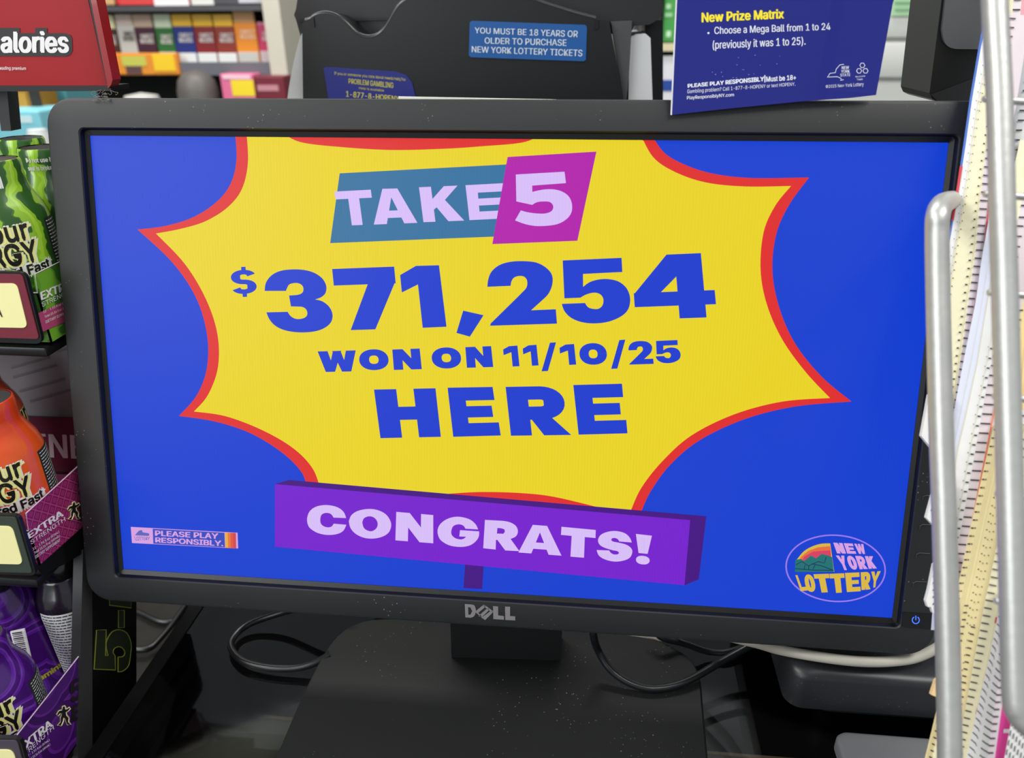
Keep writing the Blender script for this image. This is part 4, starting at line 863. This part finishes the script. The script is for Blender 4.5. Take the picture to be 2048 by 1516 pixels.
# ============================================================ shelves of packets behind (far, out of focus)
SY = 1.6
sh = thing('store_shelf', 'black store shelf unit with tobacco and wrap packets in the background left', 'shelf', (-1.0, 1.8, -.95))
bkm = mat((12, 12, 13), .6); xl = at(-120, 100, 'y', SY).x; xr = at(566, 100, 'y', SY).x
mb = MB(); mb.box((xl, SY + .36, -.95), (xr, SY + .38, 1.0), bkm); mb.build('back_panel', sh)
mb = MB(); mb.box((xr - .03, SY - .02, -.95), (xr + .012, SY + .38, 1.0), mat((196, 192, 176), .5, var=.04)); mb.build('upright', sh, label='cream metal upright')
def shz(v): return at(400, v, 'y', SY).z
for v, hgt in ((150, .030), (22, .012)):
    z = shz(v); mb = MB(); mb.box((xl, SY, z), (xr - .03, SY + .36, z + .012), bkm); mb.build('shelf_board', sh)
    mb = MB(); mb.box((xl, SY - .012, z), (xr - .03, SY, z + hgt), mat((96, 98, 106), .5) if v > 100 else mat((70, 70, 74), .5)); mb.build('price_rail', sh)
z = shz(262); mb = MB(); mb.box((xl, SY - .1, z - .02), (xr - .03, SY + .36, z), bkm); mb.build('shelf_board', sh)
zS = shz(150) + .012
def packet(u0, u1, vt, vm, vb, body, top, lab, label, kind='cigar_pouch', cat='pouch', grp='cigar pouches on the upper background shelf', y=SY + .02, band=None, logo=(226, 224, 220)):
    r = thing(kind, label, cat, tuple(at((u0 + u1) / 2, vb, 'y', y)), grp)
    def bx(a, b_, v0, v1, dy, m, nm, par):
        A_ = at(a, v1, 'y', y - dy); B_ = at(b_, v0, 'y', y - dy); A_.x = at(a, 90, 'y', y - dy).x; B_.x = at(b_, 90, 'y', y - dy).x; mb = MB(); mb.box((A_.x, y - dy, A_.z), (B_.x, y + .012, B_.z), m, .001); return mb.build(nm, par)
    bx(u0, u1, vm, vb, 0, mat(body, .35), 'pack_body', r)
    bx(u0 + 1, u1 - 1, vt, vm, -.002, mat(top, .35), 'pack_top', r)
    if lab: bx(u0, u1 - 2, vb - 24, vb, .001, mat(lab, .5), 'warning_label', r)
    mb = MB(); rnd = random.Random(int(u0)); 
    for i in range(2):
        v = vm + 13 + i * 10; text(mb, ('SWEET', 'WOODS')[i], [(u0 + 6, v), (u1 - 6, v), (u1 - 5, v + 9), (u0 + 7, v + 9)], mat(logo, .5), yp(y - .0015), .04, 1)
    mb.build('pack_logo', r)
YLW = (220, 176, 40); GW = (206, 200, 190)
packet(208, 238, 30, 58, 128, (74, 40, 26), (220, 214, 170), None, 'brown packet at the left end of the pouch row')
packet(240, 274, 28, 50, 128, (190, 190, 182), (196, 180, 170), None, 'white pouch with black figure drawing, beside the brown packet', logo=(60, 60, 60))
packet(274, 313, 28, 55, 128, (66, 28, 48), (182, 160, 140), None, 'dark plum pouch between the white and the green one')
packet(315, 350, 28, 56, 128, (40, 104, 44), (190, 206, 180), (200, 208, 204), 'green cigar pouch in the row')
packet(351, 391, 28, 53, 130, (28, 44, 122), YLW, (222, 224, 222), 'royal blue cigar pouch with yellow top')
packet(392, 432, 28, 53, 130, (130, 28, 34), YLW, (222, 224, 222), 'dark red cigar pouch just right of the blue one')
packet(433, 472, 28, 53, 130, (138, 48, 30), (226, 180, 40), (222, 224, 222), 'rust red cigar pouch next to the orange packet')
packet(473, 516, 20, 46, 128, (230, 140, 30), (196, 150, 90), (190, 188, 180), 'orange cigar packet with white emblem', logo=(250, 220, 180))
packet(518, 556, 44, 50, 126, (196, 48, 92), (206, 120, 150), (200, 180, 184), 'pink cigar packet at the right end of the row')
def bgbox(name, label, cat, u0, u1, v0, v1, y, col, dep=.06, extra=None, grp=None):
    A_ = at(u0, v1, 'y', y); B_ = at(u1, v0, 'y', y); vm = (max(v0, 0) + min(v1, 195)) / 2 if v0 < 190 else v0; A_.x = at(u0, vm, 'y', y).x; B_.x = at(u1, vm, 'y', y).x; mb = MB(); mb.box((A_.x, y, A_.z), (B_.x, y + dep, B_.z), mat(col, .45, var=.05), .003)
    if extra:
        for a, b_, c0, c1, cc in extra:
            Q = at(a, c1, 'y', y - .001); W = at(b_, c0, 'y', y - .001); mb.box((Q.x, y - .0015, Q.z), (W.x, y + .001, W.z), mat(cc, .5))
    return tag(mb.build(name), label, cat, grp)
bgbox('display_tray', 'orange tray with a yellow round seal below the pouches', 'tray', 226, 356, 106, 150, SY - .02, (222, 138, 40), .02, [(310, 346, 108, 142, (236, 196, 30)), (246, 290, 112, 132, (190, 190, 80)), (254, 282, 132, 148, (90, 60, 60))])
bgbox('red_box', 'red carton with white panel on the top background shelf', 'box', 232, 380, -50, 11, SY + .0, (196, 36, 44), .1, [(310, 372, -30, 14, (232, 226, 226)), (240, 300, -30, 10, (206, 60, 60))])
bgbox('grey_box', 'dark grey carton with white label on the top background shelf', 'box', 384, 536, -50, 11, SY + .0, (70, 70, 74), .1, [(384, 422, -30, 10, (216, 216, 210)), (478, 528, -30, 6, (190, 190, 196))])
bgbox('tan_box', 'tan packet on the top background shelf behind the red sign', 'box', 200, 228, -50, 11, SY, (200, 160, 110), .1)
bgbox('candy_box', 'pink and yellow candy box on the lower background shelf', 'box', 442, 508, 148, 262, SY - .06, (222, 110, 150), .05, [(466, 506, 160, 192, (240, 214, 40)), (446, 500, 150, 158, (240, 200, 214))])
bgbox('chocolate_box', 'maroon box beside the pink candy box', 'box', 510, 570, 152, 262, SY - .06, (112, 26, 44), .05, [(516, 556, 170, 182, (190, 130, 140))])
bgbox('teal_box', 'pale teal box on the low shelf at the left behind the green bottles', 'box', -40, 76, 222, 330, .95, (128, 200, 212), .1, [(28, 62, 232, 246, (200, 226, 230))])
bgbox('gold_box', 'gold and brown box above the teal one under the red sign', 'box', -60, 66, 150, 222, 1.02, (150, 108, 30), .1, [(40, 50, 185, 214, (190, 140, 50)), (64, 76, 180, 212, (40, 34, 30))])
bgbox('green_box', 'darker teal carton below the right corner of the red sign', 'box', 78, 128, 150, 232, 1.08, (72, 140, 148), .1)
mb = MB(); q = at(93, 335, 'y', .92); q.z = at(-60, 335, 'y', .95).z; mb.lathe([(.018, 0), (.019, .004), (.019, .058), (.016, .066), (.015, .072)], mat((214, 216, 214), .4), q, 24)
tag(mb.build('white_jar', smooth=40), 'white jar just left of the monitor corner', 'jar')
mb = MB(); q = at(410, 262, 'y', SY - .02); q.z = shz(262); mb.lathe([(.045, 0), (.05, .02), (.05, .10), (.044, .125), (.03, .142), (.001, .15)], mat((96, 92, 88), .5, var=.1), q, 28); tag(mb.build('storage_jar', smooth=60), 'grey domed jar on the lower background shelf', 'jar')
mb = MB(); q = at(297, 262, 'y', SY - .02); q.z = shz(262); mb.lathe([(.04, 0), (.046, .015), (.046, .07), (.04, .088), (.001, .095)], mat((206, 206, 200), .5), q, 28); tag(mb.build('paper_roll', smooth=60), 'whitish rounded canister on the lower background shelf', 'canister')
# right of the terminal
bgbox('green_carton', 'green carton between the terminal and the blue card', 'carton', 1326, 1420, -60, 84, SY, (66, 150, 70), .1, [(1332, 1342, 8, 18, (170, 214, 170)), (1330, 1345, 26, 34, (150, 200, 150)), (1332, 1342, 62, 74, (190, 224, 190))])
bgbox('blue_carton', 'white and blue carton below the green one beside the terminal', 'carton', 1322, 1420, 112, 220, SY, (214, 216, 220), .1, [(1322, 1400, 160, 182, (30, 66, 150))])
s2 = MB(); A_ = at(1318, 102, 'y', SY); B_ = at(1430, 86, 'y', SY); s2.box((A_.x, SY - .01, A_.z), (B_.x, SY + .3, B_.z), mat((206, 196, 160), .5)); z2 = at(1318, 222, 'y', SY).z
s2.box((A_.x, SY - .01, z2 - .02), (B_.x, SY + .3, z2), mat((60, 60, 60), .5)); s2.box((A_.x - .05, SY - .01, -.95), (A_.x, SY + .3, 1.0), mat((34, 32, 30), .5)); s2.box((A_.x, SY + .28, -.95), (B_.x, SY + .3, 1), bkm)
tag(s2.build('side_shelf'), 'narrow background shelf with cream edge right of the terminal', 'shelf')
# floor display beyond the monitor, mostly hidden, carrying the low jars and boxes
lt = MB(); A_ = at(-60, 335, 'y', .95); lt.box((A_.x - .1, .76, -.95), (-.36, 1.25, A_.z), mat((22, 22, 23), .5, var=.1)); tag(lt.build('low_stand'), 'dark low stand behind the rack carrying teal boxes', 'stand')
# ============================================================ wire rack with play slips on the right
wr = thing('wire_rack', 'silver wire rack of thick bent rods holding lottery play slips', 'rack', (.24, -.06, .0))
CH = mat((192, 192, 188), .42, .65, var=.08, scale=260, bump=.25)
def pxpath(l, n=6): return [Vector(p) for p in cr_([tuple(dp(u, v, d)) for u, v, d in l], n)]
mb = MB(); mb.tube(pxpath([(1926, 400, .3664), (1913, 400, .3662), (1901, 401, .357), (1892, 404, .334), (1883, 411, .310), (1876, 430, .300), (1874, 470, .300), (1876, 600, .300), (1882, 850, .298), (1887, 1000, .297), (1893, 1200, .296), (1898, 1420, .295), (1902, 1700, .294)]), .0044, CH, 18); mb.build('front_rod', wr, smooth=80)
mb = MB(); mb.tube(pxpath([(1984, -160, .262), (1989, 0, .262), (1999, 200, .261), (2004, 400, .26), (2010, 600, .26), (2018, 900, .258), (2024, 1150, .256), (2030, 1380, .255), (2038, 1425, .255), (2060, 1452, .255), (2100, 1470, .256), (2200, 1490, .26)]), .0041, CH, 18); mb.build('front_rod', wr, smooth=80)
for u, v in ((1966, 198), (1968, 388), (1976, 585), (1984, 793), (1992, 988), (1990, 1202)):
    d = .275; x0 = u if v not in (793,) else u + 2
    mb = MB(); mb.tube([dp(x0, v, d), dp(x0 + 4, v, d), dp(2075, v + 8, d)], [.0011, .00128, .00128], CH, 10); mb.build('cross_wire', wr, smooth=60)
# ---- slip bundles: columns of the visible faces from left to right, each (pixel x per row, depth)
CREAM = mat((222, 216, 182), .7, var=.05, scale=120); WHT = mat((216, 216, 214), .7, var=.04, scale=120); YELO = mat((226, 210, 156), .7, var=.05, scale=100)
PINK = mat((210, 198, 202), .7, var=.03, scale=100); BLW = mat((204, 208, 224), .6, var=.03, scale=60); MGT = mat((206, 60, 140), .6); INK = mat((40, 36, 40), .7); ORNG = mat((228, 110, 60), .6); RDD = mat((190, 44, 60), .6); LBL = mat((60, 100, 180), .6)
LINE = mat((206, 196, 150), .7)
def interp(ys, xs, y):
    if y <= ys[0]: i = 0
    elif y >= ys[-1]: i = len(ys) - 2
    else: i = max(k for k in range(len(ys) - 1) if ys[k] <= y)
    t = (y - ys[i]) / (ys[i + 1] - ys[i]); return xs[i] + (xs[i + 1] - xs[i]) * t
def bundle(label, ys, cols, mats, marks=(), lines=(), tilt=0.0, grp='lottery play slip bundles in the wire rack'):
    """cols: list of (xs, depth); one face between successive columns; closed behind, so it has real thickness"""
    step = 24; Y = [ys[0] + (ys[-1] - ys[0]) * i / max(2, round((ys[-1] - ys[0]) / step)) for i in range(max(2, round((ys[-1] - ys[0]) / step)) + 1)]
    def P(ci, y, dd=0.0, du=0.0):
        xs, d = cols[ci]; return dp(interp(ys, xs, y) + du, y + tilt * 0, d + dd)
    def PB(ci, t, y, dd=0.0): return P(ci, y, dd).lerp(P(ci + 1, y, dd), t)
    mb = MB(); n = len(cols)
    for ci in range(n - 1):
        vs_ = []; fs = []
        for y in Y: vs_ += [P(ci, y), P(ci + 1, y)]
        for i in range(len(Y) - 1): fs.append([2 * i, 2 * i + 1, 2 * i + 3, 2 * i + 2])
        mb.add(vs_, fs, mats[ci])
    # back sheet and rims
    bd = .006; vs_ = []
    for y in Y: vs_ += [P(0, y), P(0, y, bd, 2), P(n - 1, y, bd), P(n - 1, y)]
    fs = []
    for i in range(len(Y) - 1):
        for k in range(3): fs.append([4 * i + k, 4 * i + k + 1, 4 * i + 4 + k + 1, 4 * i + 4 + k])
    mb.add(vs_, fs, mats[0])
    for y in (Y[0], Y[-1]):
        mb.quad([P(k, y) for k in range(n)] + [P(n - 1, y, bd), P(0, y, bd, 2)], mats[0])
    for ci, t, wd in lines:
        for y0, y1 in zip(Y, Y[1:]): mb.quad([PB(ci, t, y0, -.0003), PB(ci, t + wd, y0, -.0003), PB(ci, t + wd, y1, -.0003), PB(ci, t, y1, -.0003)], LINE)
    for ci, t0, t1, p0, sp0, sp1, th, slope, mm, yr in marks:
        y = p0
        while y < min(yr[1], ys[-1] - 4):
            if y > max(yr[0], ys[0]):
                mb.quad([PB(ci, t0, y, -.0005), PB(ci, t1, y + slope, -.0005), PB(ci, t1, y + slope + th, -.0005), PB(ci, t0, y + th, -.0005)], mm)
            f_ = (y - ys[0]) / (ys[-1] - ys[0]); y += sp0 + (sp1 - sp0) * f_
    o = mb.build('play_slip_bundle'); return tag(o, label, 'slips', grp)
AL = (-999, 9999)
# leftmost, furthest back: blue and red edged cover
y1 = [30, 100, 200, 300, 400, 498, 600, 727, 860]
bundle('cream slip bundle with thin blue and red cover edge, leftmost in the wire rack', y1,
       [([1969, 1956, 1939, 1925, 1910, 1894, 1880, 1868, 1858], .356), ([1974, 1961, 1944, 1930, 1914, 1897, 1882, 1869, 1859], .3555), ([1994, 1980, 1960, 1944, 1929, 1911, 1896, 1882, 1872], .354), ([2018, 2006, 1988, 1972, 1960, 1952, 1937, 1920, 1900], .351), ([2034, 2022, 2004, 1989, 1977, 1967, 1951, 1927, 1906], .351), ([2062, 2050, 2034, 2018, 2004, 1990, 1978, 1960, 1936], .350)],
       [LBL, WHT, CREAM, PINK, PINK],
       [(3, 0, .92, 35, 18, 15, 2.6, 1, INK, AL), (2, .72, .84, 40, 18, 15, 3, 0, INK, AL), (2, .06, .12, 44, 18, 15, 2.2, 0, INK, AL), (1, .5, .58, 40, 18, 16, 2.2, 0, INK, AL), (1, .88, .94, 42, 18, 16, 2.2, 0, INK, AL), (0, -.1, 1.1, 332, 6, 6, 6.5, 0, RDD, (331, 440)), (4, 0, .12, 300, 6, 6, 6.5, 0, RDD, (300, 680))],
       [(1, .75, .05), (2, .0, .02), (2, .9, .02)])
y2 = [440, 520, 600, 727, 837, 900, 1048, 1157, 1260]
bundle('white slip bundle with broad pale blue side, second from the left in the rack', y2,
       [([1977, 1963, 1952, 1926, 1905, 1896, 1880, 1870, 1862], .349), ([2006, 1990, 1974, 1953, 1929, 1914, 1892, 1878, 1868], .347), ([2030, 2016, 2003, 1982, 1962, 1951, 1924, 1903, 1888], .344), ([2050, 2037, 2026, 2005, 1984, 1972, 1942, 1920, 1903], .342), ([2075, 2060, 2050, 2030, 2010, 1998, 1968, 1946, 1930], .3415)],
       [BLW, WHT, PINK, PINK],
       [(2, .02, .94, 450, 20.5, 17.5, 2.8, 1, INK, AL), (1, .76, .95, 455, 20.5, 17.5, 2.8, .6, INK, (690, 9999)), (1, .60, .64, 452, 20.5, 17.5, 2.4, 0, INK, (690, 9999)), (3, 0, .10, 700, 6, 6, 6.5, 0, ORNG, (800, 1060))],
       [(1, .0, .03), (0, .55, .02), (1, .68, .02)])
y3 = [850, 900, 1048, 1157, 1200, 1321, 1419, 1530]
bundle('thick pale yellow slip bundle, middle of the wire rack', y3,
       [([1988, 1976, 1942, 1919, 1908, 1888, 1876, 1866], .338), ([1998, 1987, 1955, 1931, 1921, 1900, 1886, 1872], .335), ([2052, 2036, 2002, 1980, 1970, 1948, 1930, 1908], .326), ([2080, 2064, 2030, 2007, 1998, 1975, 1953, 1930], .324), ([2100, 2084, 2050, 2027, 2018, 1995, 1973, 1950], .3235)],
       [YELO, YELO, CREAM, CREAM],
       [(2, .03, .60, 860, 17, 13.6, 2.4, 3, INK, AL), (0, .1, .55, 858, 16.8, 14, 2.6, 0, INK, (800, 1290)), (0, .68, .85, 858, 16.8, 14, 2.6, 0, INK, (800, 1290)), (1, .42, .48, 862, 16.8, 14, 2.2, 0, INK, (990, 1250)), (1, .72, .77, 866, 16.8, 14, 2.2, 0, INK, (1010, 1250)), (1, .56, .60, 866, 16.8, 14, 2.2, 0, INK, (1010, 1400)),
        (1, .62, .80, 1252, 14, 14, 2.6, 2, INK, (1250, 1360)), (1, .55, .84, 1362, 14, 14, 2.6, 3, INK, (1360, 1520)), (1, .2, .36, 1210, 14, 14, 2.6, 0, INK, (1200, 1330)), (3, .0, .5, 1234, 182, 182, 12, 2, RDD, (1200, 1500))],
       [(1, .02, .012), (1, .09, .012), (1, .16, .012), (1, .30, .01), (1, .88, .01), (1, .95, .02)])
y4 = [1180, 1250, 1321, 1419, 1530]
bundle('white slip bundle with curly black squiggle edge, lower right of the rack', y4,
       [([2004, 1992, 1977, 1954, 1930], .319), ([2028, 2010, 1994, 1974, 1956], .315), ([2038, 2020, 2004, 1988, 1972], .312), ([2052, 2034, 2019, 2003, 1988], .311), ([2085, 2068, 2052, 2036, 2022], .3105)],
       [WHT, WHT, PINK, MGT],
       [(0, .05, .45, 1188, 14.5, 14.5, 2.2, 7, INK, AL), (0, .45, .62, 1194, 14.5, 14.5, 2.2, 7, INK, AL), (1, .0, .5, 1190, 14.5, 14.5, 2.4, 5, INK, AL), (1, .5, 1, 1195, 14.5, 14.5, 2.6, 4, INK, AL), (2, 0, .72, 1200, 14.5, 14.5, 3, 0, INK, AL), (3, .3, .8, 1458, 50, 50, 8, 0, PINK, (1450, 1470))])
bundle('bundle printed with short black vertical dashes in the bottom right corner', [1360, 1450, 1530],
       [([2036, 2021, 2006], .308), ([2110, 2095, 2080], .307)], [WHT],
       [(0, .02 + .1 * i, .05 + .1 * i, 1366 + (i % 3) * 6, 19, 19, 11, 0, INK, AL) for i in range(9)])
# to the right of the second rod
bundle('cream and pink slips behind the second rod at the top right', [-30, 100, 178, 300, 420, 600],
       [([2008, 1997, 1990, 1976, 1960, 1945], .378), ([2030, 2018, 2009, 1996, 1986, 1974], .374), ([2046, 2034, 2025, 2013, 2002, 1990], .373), ([2062, 2048, 2040, 2030, 2020, 2008], .372), ([2120, 2100, 2080, 2062, 2052, 2040], .371)],
       [CREAM, PINK, mat((222, 150, 156), .7), WHT], [(1, 0, .95, -22, 20, 18, 3, 0, INK, AL)], [(0, .6, .02)])
bundle('white slips with black dashes at the right frame edge, upper part', [110, 178, 250, 300, 400, 520],
       [([2048, 2035, 2026, 2020, 2008, 1996], .362), ([2060, 2046, 2034, 2024, 2012, 2000], .361), ([2075, 2062, 2048, 2036, 2022, 2010], .360), ([2130, 2120, 2100, 2080, 2070, 2050], .359)],
       [WHT, WHT, WHT], [(1, 0, .9, 120, 20, 19, 3, 0, INK, AL)])
bundle('cream slips with long dashes and an orange field, right frame edge', [280, 340, 399, 517, 600, 720],
       [([2040, 2027, 2016, 2013, 2008, 2000], .352), ([2068, 2058, 2044, 2022, 2018, 2012], .350), ([2090, 2080, 2066, 2042, 2032, 2024], .349), ([2140, 2130, 2120, 2090, 2080, 2070], .348)],
       [CREAM, PINK, ORNG], [(1, 0, .96, 290, 24, 23, 3, 0, INK, AL)])
bundle('yellow-orange slips just below the orange field at the right frame edge', [590, 640, 700, 800, 900],
       [([2044, 2034, 2026, 2018, 2014], .342), ([2054, 2044, 2038, 2028, 2022], .341), ([2110, 2100, 2090, 2080, 2070], .340)], [YELO, mat((238, 206, 140), .7)], [(0, .1, .8, 600, 19, 19, 3, 0, INK, (600, 760))], [(1, .2, .02), (1, .35, .02)])
bundle('pink-white slips with thin red rule at the right frame edge, lower part', [820, 949, 1046, 1180, 1320, 1420],
       [([2034, 2024, 2018, 2014, 2012, 2010], .334), ([2060, 2044, 2040, 2034, 2030, 2026], .332), ([2120, 2100, 2090, 2080, 2080, 2080], .331)], [WHT, PINK], [(0, .2, .9, 830, 19, 18, 3, 0, INK, (820, 980)), (1, .05, .3, 1040, 190, 190, 26, 0, RDD, AL), (1, .0, .9, 1330, 30, 30, 22, 0, MGT, (1300, 1420))])
# torn corners that stick out left of the first rod
def scrap(label, pxs, d, m, dots=()):
    mb = MB(); mb.prism([dp(u, v, d) for u, v in pxs], AZ * .002, m)
    for u, v in dots: mb.quad([dp(u, v, d - .0003), dp(u + 1.6, v, d - .0003), dp(u + 1.2, v + 4, d - .0003), dp(u - .4, v + 4, d - .0003)], INK)
    tag(mb.build('play_slip'), label, 'slip', 'slip corners poking out left of the front rod')
scrap('white slip corner poking out beside the monitor edge, highest of them', [(1880, 770), (1858, 790), (1843, 872), (1864, 898), (1900, 930), (1900, 790)], .345, WHT)
scrap('white torn slip corner with black squiggle below the highest one', [(1890, 960), (1866, 988), (1853, 1036), (1872, 1056), (1905, 1075), (1905, 960)], .340, WHT, [(1862, 1018), (1864, 1026)])
scrap('ragged torn white slip bundle beside the power button', [(1890, 1100), (1868, 1130), (1858, 1180), (1852, 1202), (1856, 1214), (1862, 1214), (1866, 1226), (1872, 1230), (1878, 1246), (1910, 1240), (1910, 1100)], .338, WHT, [(1866, 1150 + i * 14) for i in range(5)])
scrap('small tan slip corner at the lower part of the front rod', [(1895, 1340), (1872, 1362), (1863, 1390), (1880, 1397), (1905, 1400)], .334, mat((226, 196, 140), .7))
bundle('pale yellow slips fanned out at the bottom left of the front rod', [1395, 1450, 1530], [([1878, 1866, 1846], .335), ([1890, 1878, 1862], .331), ([1930, 1918, 1902], .330)], [YELO, CREAM], [(0, .5, 1, 1460, 13, 13, 2.5, 3, INK, AL)], [(0, .3, .05), (0, .6, .05)])
